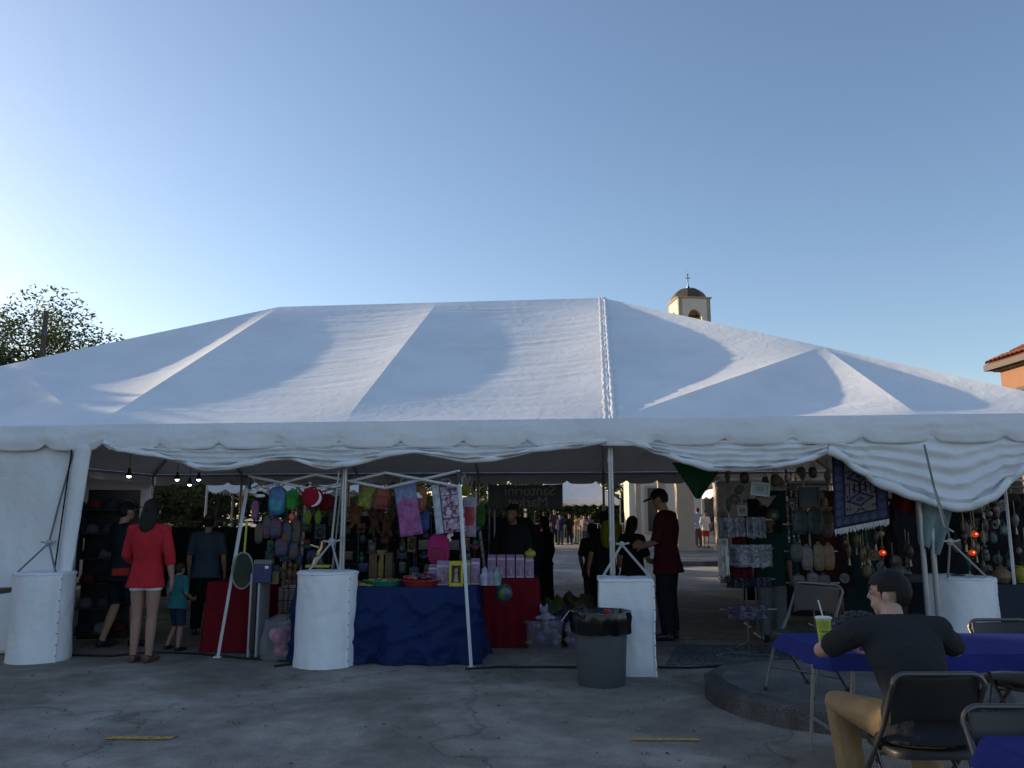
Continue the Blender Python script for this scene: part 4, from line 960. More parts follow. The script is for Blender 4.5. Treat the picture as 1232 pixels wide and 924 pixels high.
# clear storage bins on the ground
def bin_(label, u0, u1, vb, vt, seed):
    p, q = gnd(u0, vb), gnd(u1, vb); w = q.x - p.x; c = V(((p.x + q.x) / 2, p.y + .2, 0)); h = 1.55 + (ray(660, vt).z / ray(660, vt).y) * p.y
    t = thing('storage_bin', label, 'storage bin', c); m, n_, bs_ = nodes_of('clear_plastic'); bs_.inputs['Base Color'].default_value = (.3, .3, .38, 1); bs_.inputs['Alpha'].default_value = .2; bs_.inputs['Roughness'].default_value = .25
    b = MB(m); rr = lambda k, z: [(k * w / 2 * math.copysign(abs(COS(a)) ** .25, COS(a)), k * .18 * math.copysign(abs(SIN(a)) ** .25, SIN(a)), z) for a in [2 * PI * i / 40 + .01 for i in range(40)]]
    b.loft([rr(.88, .005), rr(.9, .01), rr(1, h - .03), rr(1.06, h - .028), rr(1.06, h)], caps=False); b.add(rr(.88, .006), [tuple(range(40))]); obj('bin_body', b, t, sol=.004)
    r2 = random.Random(seed); b = MB()
    for k in range(46): b.use(r2.choice([plastic(.2, .13, .28), plastic(.3, .22, .2), plastic(.25, .1, .12), plastic(.3, .28, .34), plastic(.05, .08, .25), plastic(.35, .3, .16)])); b.ell((r2.uniform(-.4, .4) * w, r2.uniform(-.13, .13), r2.uniform(.05, h - .02)), (r2.uniform(.03, .06), .04, r2.uniform(.025, .05)), 9, 6)
    obj('contents', b, t); return c, h
c, h = bin_('large clear bin heaped with soft toys beside the red cloth', 632, 678, 783, 747, 3)
t = thing('plush_toy', 'small white and lilac plush toy on top of the large clear bin', 'plush toy', c + V((.02, -.05, h - .02)))
b = MB(cloth(.3, .28, .4)); b.ell((0, 0, .05), (.07, .06, .06)); b.ell((-.02, -.02, .13), (.05, .045, .045)); obj('plush_body', b, t)
for s in (-1, 1): b = MB(cloth(.4, .38, .5)); b.ell((-.02 + s * .035, -.02, .17), (.014, .012, .03)); obj('ear', b, t); b = MB(cloth(.3, .28, .4)); b.ell((s * .08, -.02, .04), (.04, .025, .025)); obj('arm', b, t)
c2, h2 = bin_('smaller clear bin with blue bottles beside the grey trash can', 681, 702, 781, 752, 9)
b = MB(plastic(.04, .08, .3)); b.lathe([(.03, 0), (.035, .02), (.035, .12), (.014, .15), (.014, .18)], 14); obj('bottle', b, None, gnd(691, 782) + V((.06, -.07, .0)), label='small blue bottle standing against the smaller clear bin', cat='bottle')
b = MB(white_c); b.tube([(0, 0, 0), (.1, 0, .13)], .006, 6); obj('toy_stick', b, None, c + V((.2, -.12, h - .02)), label='thin white stick poking out of the large clear bin', cat='stick')
# heaped fabric goods in the aisle behind the bins
for k, (u, v, cl_, lb) in enumerate(((660, 722, (.06, .07, .025), 'olive'), (682, 728, (.05, .03, .025), 'brown'), (694, 716, (.09, .07, .03), 'mustard'), (672, 738, (.03, .025, .04), 'dark violet'), (700, 742, (.04, .03, .035), 'dark grey'))):
    b = MB(toyprint(*cl_)); b.ell((0, 0, .16), (.3, .22, .17), 30, 16)
    b.v = [(x * (1 + .35 * nz(x * 6, y * 6, z * 6 + k)), y * (1 + .3 * nz(x * 7, y * 7, z * 7)), max(0.003, z * (1 + .35 * nz(x * 8 + k, y * 8, z * 5)))) for x, y, z in b.v]
    Y = [10.9, 11.2, 11.7, 10.3, 10.2][k]; d = ray(u, v); p = V((d.x / d.y * Y, Y, 0)); zc = 1.55 + d.z / d.y * Y
    obj('clothes_pile', b, None, p, smooth=60, label=lb + ' heap of clothing on the ground in the centre aisle', cat='clothes pile', group='heaps of clothing in the aisle').scale = (1, 1, max(.5, zc / .33))

# --- clothes rails that fill the dim back of the stalls
def rail(label, c, w, h, rz, n, cols, glabel, gname, length=(.75, 1.1), seed=1):
    t = thing('clothes_rail', label, 'clothes rail', c, rz); r2 = random.Random(seed)
    b = MB(steel(.2, .2, .21)); b.tube([(-w / 2, 0, h), (w / 2, 0, h)], .014, 8); obj('rail_bar', b, t)
    for s in (-1, 1): b = MB(steel(.2, .2, .21)); b.tube([(s * w / 2, 0, h), (s * w / 2, 0, .04)], .014, 8); b.tube([(s * w / 2, -.25, .03), (s * w / 2, .25, .03)], .014, 8); obj('upright', b, t)
    X = Matrix.Translation(c) @ Matrix.Rotation(rz, 4, 'Z')
    for k in range(n):
        L_ = r2.uniform(*length); sw = r2.uniform(.19, .25); m = r2.choice(cols); b = MB(m); rings = []
        for i in range(13):
            f = i / 12; hw = sw * (.32 + .68 * min(1, f * 5)) * (1 + .12 * f); th = .03 + .03 * f
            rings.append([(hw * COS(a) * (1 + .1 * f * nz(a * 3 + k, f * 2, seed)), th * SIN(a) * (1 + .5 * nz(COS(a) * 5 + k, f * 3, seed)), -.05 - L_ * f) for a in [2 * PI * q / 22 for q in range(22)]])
        b.loft(rings)
        for s in (-1, 1): b.tube([(s * sw * .8, 0, -.16), (s * sw * 1.15, .0, -.45), (s * sw * 1.1, 0, -.6)], [.05, .048, .04], 9, .55)
        b.use(steel(.25, .25, .25)); b.tube([(0, 0, -.05), (0, 0, .0), (.012, 0, .03), (-.01, 0, .035)], .004, 5)
        x = -w / 2 + .1 + (w - .2) * (k + .5) / n
        obj('garment', b, None, X @ V((x, r2.uniform(-.03, .03), h - .03)), rz + r2.uniform(-.35, .35), smooth=60, label=glabel, cat='garment', group=gname)
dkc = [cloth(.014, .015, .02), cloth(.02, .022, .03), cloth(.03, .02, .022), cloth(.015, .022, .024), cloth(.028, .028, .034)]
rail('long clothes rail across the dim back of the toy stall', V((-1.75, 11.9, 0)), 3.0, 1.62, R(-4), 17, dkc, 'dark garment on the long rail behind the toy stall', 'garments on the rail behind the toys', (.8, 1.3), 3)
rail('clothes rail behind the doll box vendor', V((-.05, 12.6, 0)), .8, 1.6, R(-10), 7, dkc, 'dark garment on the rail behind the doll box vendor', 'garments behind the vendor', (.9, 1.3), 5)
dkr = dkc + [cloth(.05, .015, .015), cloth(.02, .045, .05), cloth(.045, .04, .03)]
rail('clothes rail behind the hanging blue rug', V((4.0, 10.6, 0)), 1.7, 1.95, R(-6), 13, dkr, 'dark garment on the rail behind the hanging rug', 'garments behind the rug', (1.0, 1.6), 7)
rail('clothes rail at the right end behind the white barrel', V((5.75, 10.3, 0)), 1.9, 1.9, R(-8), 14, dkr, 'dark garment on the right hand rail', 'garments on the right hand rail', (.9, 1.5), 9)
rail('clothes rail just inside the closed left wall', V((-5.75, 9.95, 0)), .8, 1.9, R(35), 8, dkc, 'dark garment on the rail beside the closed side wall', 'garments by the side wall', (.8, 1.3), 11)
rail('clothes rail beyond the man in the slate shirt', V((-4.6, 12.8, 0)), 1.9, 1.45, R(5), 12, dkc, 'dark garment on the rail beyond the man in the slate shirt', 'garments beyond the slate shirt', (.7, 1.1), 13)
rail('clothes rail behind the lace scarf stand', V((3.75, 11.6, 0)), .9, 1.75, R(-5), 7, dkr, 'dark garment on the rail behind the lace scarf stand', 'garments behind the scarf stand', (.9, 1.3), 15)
# display rack of caps at the left edge
t = thing('display_rack', 'dark wire display rack just inside the left wall', 'display rack', V((-5.1, 10.35, 0)), R(12)); RKp = Matrix.Translation((-5.1, 10.35, 0)) @ Matrix.Rotation(R(12), 4, 'Z')
b = MB(plastic(.015, .016, .02)); b.box((0, .12, .95), (.62, .03, 1.85))
obj('back_panel', b, t)
for k in range(6): b = MB(plastic(.02, .02, .024)); b.box((0, -.05, .12 + .3 * k), (.6, .3, .02)); obj('shelf', b, t)
capc = [cloth(.02, .022, .03), cloth(.06, .06, .07), cloth(.1, .1, .12), cloth(.03, .03, .04), cloth(.09, .025, .02), cloth(.16, .16, .18)]
lbc = ['black', 'mid grey', 'light grey', 'charcoal', 'dark red', 'off white']
for k in range(6):
    for i in range(3):
        b = MB(capc[(k * 2 + i * 5) % 6]); b.lathe([(.095, 0), (.092, .05), (.07, .095), (.03, .115), (.001, .118)], 20); b.ell((0, -.11, .006), (.075, .08, .008))
        obj('baseball_hat', b, None, RKp @ V((-.2 + .2 * i, -.03, .132 + .3 * k)), R(12) + rnd.uniform(-.3, .3), smooth=60, label='%s cap on the %s shelf of the left display rack, %s' % (lbc[(k * 2 + i * 5) % 6], ['lowest', 'second', 'third', 'fourth', 'fifth', 'top'][k], ['left', 'middle', 'right'][i]), cat='cap', group='caps on the left display rack')
# lit pendant bulbs
for k, (u, v, Y, lb) in enumerate(((155, 574, 10.4, 'brightest and leftmost small lit lamp hanging inside the tent'), (213, 578, 11.6, 'small lit lamp hanging left of the group of three'), (228, 584, 12.4, 'lowest small lit lamp of the group of three'), (239, 578, 12.0, 'small lit lamp hanging right in the group of three'))):
    c = at(u, v, Y); t = thing('pendant_lamp', lb, 'lamp', c, group='small lit lamps hanging inside the tent')
    b = MB(dk); b.lathe([(.016, .12), (.018, .08), (.042, .016), (.04, .014)], 16, caps=False); b.tube([(0, 0, .15), (0, 0, .5)], .005, 5); obj('lamp_shade', b, t)
    b = MB(glow((1, .93, .8), 7)); b.ell((0, 0, .01), (.026, .026, .02)); obj('bulb', b, t)
# mirrored banner hung on the rear eave, seen from its back
c = at(632, 597, 17.6); bw, bh = 1.62, .54
t = thing('banner', 'dark grey vendor banner at the rear eave with its lettering showing through reversed', 'banner', c, -ROT)
b = MB(vinyl('banner_cloth', (.3, .33, .36), .5, .2)); b.grid(lambda s, q: V(((s - .5) * bw, (.02 * SIN(s * 9) + .015 * SIN(s * 21)) * q, (.5 - q) * bh - .03 * SIN(PI * s) * (1 - q) - .012 * abs(SIN(s * 12)) * (1 - q))), 40, 12); obj('banner_cloth', b, t, sol=.006)
def text_mesh(body, size, m, mirror=False, ext=.003):
    cu = bpy.data.curves.new('lettering', 'FONT'); cu.body = body; cu.size = size; cu.align_x = 'CENTER'; cu.align_y = 'CENTER'; cu.extrude = ext
    o = bpy.data.objects.new('lettering', cu); COL.objects.link(o); dg = bpy.context.evaluated_depsgraph_get(); dg.update()
    me = bpy.data.meshes.new_from_object(o.evaluated_get(dg)); bpy.data.objects.remove(o); me.materials.clear(); me.materials.append(m)
    me.transform(Matrix.Rotation(PI / 2, 4, 'X'))
    if mirror: me.transform(Matrix.Scale(-1, 4, (1, 0, 0))); me.flip_normals()
    return me
lt = cloth(.75, .78, .8)
obj('lettering', text_mesh('Santorini', .31, lt, True), t, (.1, -.035, .11), smooth=0)
obj('lettering', text_mesh('Market', .31, lt, True), t, (.05, -.035, -.13), smooth=0)
# cables on the ground
def cable(label, uv, r=.012):
    b = MB(plastic(.012, .012, .013)); pts = [gnd(u, v) + V((0, 0, r)) for u, v in uv]; P = []
    for i in range(len(pts) - 1):
        for k in range(6): f = k / 6; P.append(lerp(pts[i], pts[i + 1], f) + V((0, .012 * nz(i + f, u), 0)))
    b.tube(P + [pts[-1]], r, 6); obj('power_cable', b, label=label, cat='cable')
cable('black power cable on the ground past the woman in red', [(80, 789), (130, 791), (180, 786), (240, 788), (300, 794), (350, 797), (352, 800), (330, 803)])
cable('black power cable running from the blue tarp to the square barrel', [(560, 806), (600, 804), (660, 804), (720, 805)])
cable('black power cable running right from the square barrel to the kerb island', [(785, 804), (830, 805), (880, 802), (930, 801), (1000, 801)])
# ------------------------------------------------------------------ right hand stall
# lace scarf stands: pole with tiers of hung cloth
lace = [toyprint(.21, .21, .24), toyprint(.1, .1, .13), toyprint(.28, .28, .31), toyprint(.1, .1, .14)]
def stand_(label, u, vb, Y, h):
    x = ray(u, 700).x / ray(u, 700).y * Y; t = thing('display_stand', label, 'display stand', V((x, Y, 0)))
    b = MB(steel(.16, .15, .14)); b.tube([(0, 0, 0), (0, 0, h)], .012, 8)
    for q in range(4): b.tube([(0, 0, .12), (.19 * COS(q * PI / 2 + .5), .19 * SIN(q * PI / 2 + .5), .01)], .009, 6)
    obj('stand_pole', b, t); return t, x
S1, sx1 = stand_('tall stand hung with tiers of lace patterned scarves', 897, 745, 9.6, 1.75)
def hung_row(name, label, u0, v0, u1, v1, Y, fn, cat, n=3, wav=.05, group=None, parent=None):
    c, w, h = dims(u0, v0, u1, v1, Y); b = MB()
    b.grid(lambda s, q: V(((s - .5) * w, -.1 * SIN(PI * s) + wav * .4 * SIN(s * n * 2 * PI) * (.4 + q) + .02 * nz(s * 9, q * 5, u0), -h * q * (1 + .12 * nz(s * 6, u0) * q))), 54, 26, fn)
    return obj(name, b, None, c, smooth=60, sol=.008, label=label, cat=cat, group=group)
def lacefn(seed, sc=9):
    def fn(s, t):
        cx, cy = (s * 3) % 1 - .5, t - .5; r = (cx * cx * 1.6 + cy * cy) ** .5; q = nz(s * sc * 2.4, t * sc, seed)
        return lace[1] if (.22 < r < .3 or q < -.2) else (lace[3] if r < .14 or q > .34 else (lace[2] if q > .12 else lace[0]))
    return fn
hung_row('scarf', 'grey lace patterned scarf on the top tier of the stand, left half', 865, 623, 897, 646, 9.5, lacefn(1), 'scarf', group='lace scarves on the stand')
hung_row('scarf', 'grey lace patterned scarf on the top tier of the stand, right half', 897, 622, 921, 647, 9.45, lacefn(2), 'scarf', group='lace scarves on the stand')
hung_row('scarf', 'wide pale lace scarf with round medallions on the middle tier', 872, 655, 929, 682, 9.4, lacefn(4), 'scarf', group='lace scarves on the stand')
hung_row('scarf', 'maroon scarf hanging under the wide pale lace scarf', 873, 680, 905, 695, 9.5, blotch([cloth(.1, .008, .02), cloth(.05, .006, .015)], 4, 3), 'scarf')
hung_row('scarf', 'rust red scarf showing between the two lace tiers', 880, 644, 897, 658, 9.6, blotch([cloth(.09, .025, .015), cloth(.05, .02, .015)], 4, 5), 'scarf')
hung_row('scarf', 'teal and black scarf on the lower tier', 874, 695, 902, 707, 9.5, blotch([toyprint(.02, .05, .06), toyprint(.012, .014, .02)], 5, 8), 'scarf')
hung_row('scarf', 'grey violet scarf on the lower tier beside the teal one', 902, 694, 927, 706, 9.5, blotch([toyprint(.06, .055, .09), toyprint(.03, .03, .05)], 5, 9), 'scarf')
hung_row('scarf', 'violet patterned scarf on the lowest tier near the ground', 875, 728, 923, 744, 9.5, blotch([toyprint(.07, .06, .13), toyprint(.03, .03, .06), toyprint(.12, .11, .13)], 7, 10), 'scarf')
for z in (1.5, 1.17, .82, .48):
    b = MB(steel(.35, .33, .3)); b.tube([(-.32, -.02, z), (.34, -.02, z)], .009, 6); obj('cross_arm', b, S1)
hung_row('lace_panel', 'white lace edged panel hanging at the left edge of the scarf stand', 862, 648, 876, 693, 9.3, blotch([toyprint(.55, .53, .48), toyprint(.45, .43, .4), toyprint(.2, .2, .2)], 4, 11, (-.05, .3)), 'lace panel')
# framed pieces and cards
def frame(name, label, u0, v0, u1, v1, Y, mf, inner, cat, tilt=0, shape=None):
    c, w, h = dims(u0, v0, u1, v1, Y); t = thing(name, label, cat, c); T = Matrix.Rotation(tilt, 4, 'Y')
    bb = MB(mf)
    for (cx, cz, ww, hh) in ((0, -.012, w, .024), (0, -h + .012, w, .024), (-w / 2 + .012, -h / 2, .024, h - .05), (w / 2 - .012, -h / 2, .024, h - .05)): bb.box((cx, 0, cz), (ww, .03, hh))
    bb.v = [tuple(T @ V(q)) for q in bb.v]; obj('frame', bb, t, bev=.004)
    bb = MB(inner); bb.box((0, .004, -h / 2), (w - .05, .012, h - .05)); bb.v = [tuple(T @ V(q)) for q in bb.v]; obj('picture', bb, t)
    if shape: bb = MB(shape[0]); bb.prism(shape[1](w, h), .006, T @ Matrix.Translation((0, -.006, -h / 2))); obj('motif', bb, t)
    return t
frame('framed_picture', 'pale blue framed plaque with a darker round motif hanging high over the scarf stand', 903, 580, 927, 597, 9.3, plastic(.42, .48, .5), plastic(.26, .36, .38), 'picture', R(6), (plastic(.15, .25, .28), lambda w, h: [(w * .22 * COS(2 * PI * k / 16), h * .2 * SIN(2 * PI * k / 16)) for k in range(16)]))
frame('framed_picture', 'small grey frame with a dark heart motif left above the scarf stand', 886, 608, 899, 621, 9.6, plastic(.25, .25, .26), plastic(.2, .2, .2), 'picture', 0, (dk, lambda w, h: [(0, -h * .25), (w * .28, h * .05), (w * .2, h * .22), (0, h * .1), (-w * .2, h * .22), (-w * .28, h * .05)]))
frame('notice_card', 'plain grey notice card hanging left of the blue rug', 960, 586, 986, 611, 9.7, plastic(.1, .11, .13), plastic(.12, .13, .15), 'card')
b = MB(cloth(.2, .16, .15)); b.prism([(-.13, 0), (.13, .02), (.02, -.12)], .008); obj('pennant', b, None, at(921, 598, 9.4), smooth=0, label='small dusky pink cloth pennant under the pale blue plaque', cat='pennant')
# bead strings
for k, (u, lb) in enumerate(((945, 'left'), (951, 'middle'), (957, 'right'))):
    c = at(u, 566 + 3 * k, 9.35); b = MB(); n = 46
    for i in range(n):
        b.use([plastic(.12, .1, .13), plastic(.3, .28, .33), steel(.5, .5, .5), plastic(.06, .05, .07)][rnd.choice([0, 0, 0, 1, 3, 3, 2])]); b.ell((.012 * nz(i * .3, k), .01 * nz(i * .4, k + 3), -.018 * i), (.013, .013, .012), 7, 5)
    b.use(dk); b.tube([(0, 0, .06), (0, 0, -.018 * n)], .003, 5)
    obj('bead_string', b, None, c, label='%s of three long bead strings hanging beside the notice card' % lb, cat='bead string', group='bead strings')
# second stand with bags and knitted boots
S2, sx2 = stand_('stand hung with brown knitted bags behind the far folding chair', 977, 745, 9.3, 1.6)
for z in (1.45, 1.15, .8): b = MB(steel(.3, .28, .25)); b.tube([(-.3, -.02, z), (.3, -.02, z)], .009, 6); obj('cross_arm', b, S2)
bgs = ((958, 652, 14, 26, (.05, .05, .045), 'dark olive'), (970, 655, 13, 34, (.12, .11, .105), 'grey'), (984, 652, 13, 38, (.13, .1, .06), 'sand'), (996, 653, 13, 36, (.16, .085, .045), 'tan'), (962, 612, 16, 34, (.03, .05, .055), 'slate blue'), (980, 610, 18, 36, (.03, .05, .05), 'dark teal'), (994, 612, 14, 38, (.06, .035, .02), 'chocolate'), (960, 690, 14, 20, (.05, .05, .06), 'charcoal'), (990, 690, 14, 18, (.05, .04, .05), 'plum grey'), (977, 688, 12, 18, (.08, .08, .09), 'ash'))
for k, (u, v, uw, vh, cl_, lb) in enumerate(bgs):
    c, w, h = dims(u - uw * .62, v, u + uw * .62, v + vh * .92, 9.2); backpack('shoulder_bag', lb + ' knitted shoulder bag on the second display stand', c, w, h, toyprint(*cl_), toyprint(*[q * .9 for q in cl_]), d=w * .35, cat='bag', group='knitted bags on the second stand')
hung_row('scarf', 'pale mint ruffled cloth at the foot of the bag stand', 955, 706, 968, 722, 9.1, blotch([toyprint(.06, .12, .12), toyprint(.18, .26, .26)], 4, 13), 'scarf')
hung_row('scarf', 'grey and white print scarf at the foot of the bag stand', 968, 704, 1002, 716, 9.1, blotch([toyprint(.1, .09, .12), toyprint(.22, .21, .24), toyprint(.04, .04, .05)], 7, 14), 'scarf')
# copper bowls at the back
b = MB(steel(.55, .32, .2)); b.lathe([(.05, 0), (.13, .07), (.14, .1), (.13, .1), (.045, .01), (.001, .01)], 24, caps=False); obj('copper_bowl', b, None, at(988, 620, 10.0), label='copper bowl above the knitted bags', cat='bowl')
b = MB(steel(.5, .3, .2)); b.lathe([(.05, 0), (.1, .04), (.1, .12), (.05, .17), (.06, .19)], 24); obj('copper_pot', b, None, at(976, 620, 10.05), label='small copper pot beside the copper bowl', cat='pot')
b = MB(mat((.05, .035, .025), .6, 'wood', .3, 12)); b.box((0, 0, 0), (.75, .22, .02)); b.tube([(-.33, 0, .0), (-.33, 0, .6)], .006, 5); b.tube([(.33, 0, 0), (.33, 0, .6)], .006, 5)
obj('hanging_shelf', b, None, at(982, 622, 10.02) + V((0, 0, -.02)), label='dark hanging shelf carrying the copper bowl and pot', cat='shelf')
# the rug
p0 = front(1001, 552, .14); p1 = front(1004, 637, .14); p2 = front(1069, 624, .14); rw = (p2 - p1).length; rh = (p0 - p1).length + .1
ex = (p2 - p1).normalized(); ez = (p0 - p1).normalized()
rn, rd, rc, rb = cloth(.036, .042, .078), cloth(.015, .017, .036), cloth(.13, .116, .108), cloth(.06, .068, .11)
def rugfn(s, t):
    if s < .03 or s > .97 or t > .975: return rd
    bx = min(s, 1 - s) * rw; bz = (1 - t) * rh
    if min(bx, bz) < .11:
        q = (t * rh * 11) % 1 if bx < bz else (s * rw * 11) % 1; e = (min(bx, bz) - .055) / .055
        return rb if abs(q - .5) + abs(e) * .5 < .42 else rn
    if min(bx, bz) < .125: return rd
    fs, ft = (bx - .12) / (rw / 2 - .12), t
    x = abs(s - .5) * rw
    for cz in (.4, .69):
        dz = abs(t - cz) * rh; r = x * 1.0 + dz * 1.9
        if .035 < r < .055 or .115 < r < .15: return rd
        if r < .035: return rn
        if r < .115: return rb if .08 < r else rc
    g = abs(t - .47) * rh
    if abs(x - .04 - .025 * SIN(t * 60)) < .012 and .5 < t < .6: return rd
    if abs(x - .04 - .025 * SIN(t * 60)) < .012 and .8 < t < .86: return rd
    if .3 < t < .95 and abs(t - .545) * rh < .05 and int(x * 60) % 3 == 0: return rd
    if x > .1 and int(t * 26) % 4 == 0 and int(s * 40) % 2 == 0: return rd
    return rc
t = thing('rug', 'blue bordered woven rug with beige medallion field and white fringe hanging under the valance', 'rug', p0)
b = MB(); b.grid(lambda s, q: ex * (s * rw) - ez * (q * rh - .1) + IN * (.02 * SIN(s * 5) * q + .01 * nz(s * 4, q * 4)), 84, 110, rugfn); obj('rug_weave', b, t, sol=.008)
b = MB(cloth(.55, .53, .5))
for k in range(60): s = (k + .5) / 60; q0 = ex * (s * rw) - ez * (rh - .1) + IN * (.02 * SIN(s * 5)); b.tube([q0, q0 - ez * .03 + ex * rnd.uniform(-.006, .006), q0 - ez * rnd.uniform(.045, .075) + ex * rnd.uniform(-.012, .012)], [.005, .006, .004], 5)
obj('fringe', b, t)
# green flag, red cloth, mint cloth
def drape(name, label, pts, b_in, m, cat, sag=.03, n=24):
    P = [front(u, v, b_in) for u, v in pts]; c = P[0]; b = MB(m)
    def fn(s, q):
        top = lerp(P[0], P[1], s); bot = lerp(P[3], P[2], s); return lerp(top, bot, q) - c + IN * (sag * SIN(s * 9 + q * 2) + sag * .6 * nz(s * 5, q * 4, c.x)) * (.3 + q)
    b.grid(fn, n, n); return obj(name, b, None, c, smooth=70, sol=.005, label=label, cat=cat)
drape('flag', 'dark green cloth flag hanging in a point behind the right hand swag', [(808, 556), (870, 560), (842, 600), (838, 600)], .9, cloth(.012, .07, .035), 'flag')
drape('hanging_cloth', 'dark red cloth hanging behind the white swag right of the rug', [(1072, 575), (1110, 580), (1102, 622), (1076, 612)], .5, cloth(.13, .015, .018), 'cloth')
drape('hanging_cloth', 'pale mint cloth draped round the tent pole above the right barrel', [(1100, 588), (1152, 596), (1128, 668), (1108, 655)], .14, cloth(.2, .27, .27), 'cloth', .05)
b = MB(white_c); b.box((0, 0, 0), (.05, .012, .04), ('Y', .5)); obj('price_tag', b, None, front(1067, 605, .3), label='small white price tag beside the rug', cat='tag')
# mosaic lamps
for k, (u, v, lit, lb) in enumerate(((1062, 665, 1, 'glowing red glass globe lamp under the hanging rug'), (1173, 643, 1, 'upper glowing red glass globe lamp above the right barrel'), (1170, 665, 1, 'lower glowing red glass globe lamp above the right barrel'), (1060, 642, 0, 'unlit pale glass globe lamp over the glowing red one'), (1160, 645, 0, 'unlit dark glass globe lamp left of the upper glowing one'), (1185, 664, 0, 'unlit smoky glass globe lamp right of the lower glowing one'), (1198, 612, 0, 'highest unlit silver globe lamp at the right end'), (1190, 618, 0, 'unlit silver globe lamp just below the highest one'))):
    t = thing('globe_lamp', lb, 'lamp', at(u, v, 9.3), group='glass globe lamps in the right hand stall')
    m = glow((.8, .06, .015), .3) if lit else [plastic(.3, .3, .24), plastic(.1, .1, .1), plastic(.1, .11, .1), plastic(.22, .22, .22), plastic(.2, .2, .2)][k - 3]
    b = MB(m); b.ell((0, 0, 0), (.04, .04, .035) if lit else (.036, .036, .034), 18, 12); obj('glass_globe', b, t)
    if lit: b = MB(glow((1, .4, .15), 1.2)); b.ell((-.005, -.031, .005), (.011, .012, .011)); obj('hot_spot', b, t)
    b = MB(steel(.3, .22, .12)); b.lathe([(.02, .05), (.03, .058), (.01, .08)], 12); b.lathe([(.012, -.052), (.016, -.06), (.002, -.085)], 10); b.tube([(0, 0, .08), (0, 0, .32)], .004, 5); obj('chain', b, t)
# crowded small trinkets hanging in the dim right hand stall
r4 = random.Random(33)
tr_ = [(.14, .1, .06), (.05, .07, .1), (.16, .14, .12), (.1, .03, .03), (.04, .1, .1), (.2, .18, .17), (.06, .05, .04), (.12, .11, .04)]
for (ua, ub, va, vb, n, where) in ((1010, 1096, 640, 700, 26, 'under the hanging rug'), (1150, 1236, 600, 692, 40, 'behind the right barrel'), (930, 1000, 566, 606, 12, 'above the knitted bags'), (862, 935, 570, 622, 12, 'over the scarf stand')):
    for k in range(n):
        u, v = r4.uniform(ua, ub), r4.uniform(va, vb); c = at(u, v, 9.75 + .3 * r4.random()); q = r4.uniform(.035, .075); b = MB(toyprint(*r4.choice(tr_))); kd = r4.randrange(3)
        if kd == 0: b.lathe([(.001, -.006), (q, -.004), (q * 1.05, 0), (q * .9, .006), (.001, .01)], 18); b.v = [(x, z, y) for x, y, z in b.v]; lb = 'painted plate'; b.use(toyprint(*r4.choice(tr_))); b.ell((0, -.01, 0), (q * .5, .006, q * .5), 12, 6)
        elif kd == 1: b.lathe([(.004, .06), (q * .5, .02), (q * .7, -.03), (q * .4, -.09), (.006, -.12)], 14); b.use(steel(.3, .25, .18)); b.tube([(0, 0, .06), (0, 0, .2)], .004, 5); b.tube([(0, 0, -.12), (0, 0, -.2)], [.012, .02], 7); lb = 'tasselled charm'
        else: b.ell((0, 0, 0), (q * .8, q * .5, q * 1.1), 12, 8, e=.7); b.use(toyprint(*r4.choice(tr_))); b.tube([(-q * .5, 0, q), (0, 0, q * 2.2), (q * .5, 0, q)], .006, 5); b.box((0, -q * .48, 0), (q * .7, .006, q * .9)); lb = 'small embroidered purse'
        obj('trinket', b, None, c, r4.uniform(-.4, .4), smooth=40, label=lb + ' hanging ' + where, cat='trinket', group='trinkets hanging ' + where + ': ' + lb)
# white pop-up frame glimpsed at the right edge and crockery below
t = thing('canopy_frame', 'white pop up canopy truss glimpsed under the swag at the right edge', 'canopy frame', at(1225, 575, 8.9))
b = MB(wp); c = at(1225, 575, 8.9)
for a_, e_ in (((1208, 577), (1262, 556)), ((1208, 574), (1262, 584))): b.tube([at(*a_, 8.9) - c, at(*e_, 8.9) - c], .013, 4)
obj('scissor_truss', b, t, smooth=30)
for u in (1208, 1290): b = MB(wp); q = at(u, 575, 8.9) - c; b.tube([q + V((0, 0, .08)), V((q.x, q.y, -c.z + .02))], .018, 4); obj('leg', b, t, smooth=30)
p = V((5.55, 9.15, 0)); folding_table('long table of crockery behind the right barrel', p, 1.9, .7, .8, R(-6))
cloth_over('tablecloth', p, 1.94, .74, .81, cloth(.03, .04, .055), 'dark blue grey cloth on the crockery table behind the right barrel', rz=R(-6), seed=4)
for k, (u, v, cl_, r, h, lb) in enumerate(((1205, 690, (.2, .13, .07), .1, .17, 'tan clay pot on the crockery table'), (1226, 682, (.3, .26, .03), .075, .18, 'yellow glazed jar on the crockery table'), (1192, 697, (.1, .06, .04), .08, .12, 'brown clay bowl on the crockery table'), (1216, 703, (.14, .1, .06), .08, .11, 'ochre cup in front of the tan clay pot'), (1235, 700, (.06, .1, .07), .08, .2, 'green glazed jar at the right edge'), (1080, 690, (.07, .07, .06), .09, .2, 'grey stone jar left of the tent pole'))):
    d = ray(u, v); Y = 9.0 + .06 * k; x = d.x / d.y * Y; b = MB(mat(cl_, .45, 'glaze', .5, 14, .2, 40)); b.lathe([(r * .6, 0), (r, h * .35), (r * .92, h * .65), (r * .5, h * .88), (r * .62, h), (r * .5, h), (r * .4, h * .85)], 24)
    obj('clay_pot', b, None, V((x, Y, .822)), label=lb, cat='pot', group='pots on the crockery table')
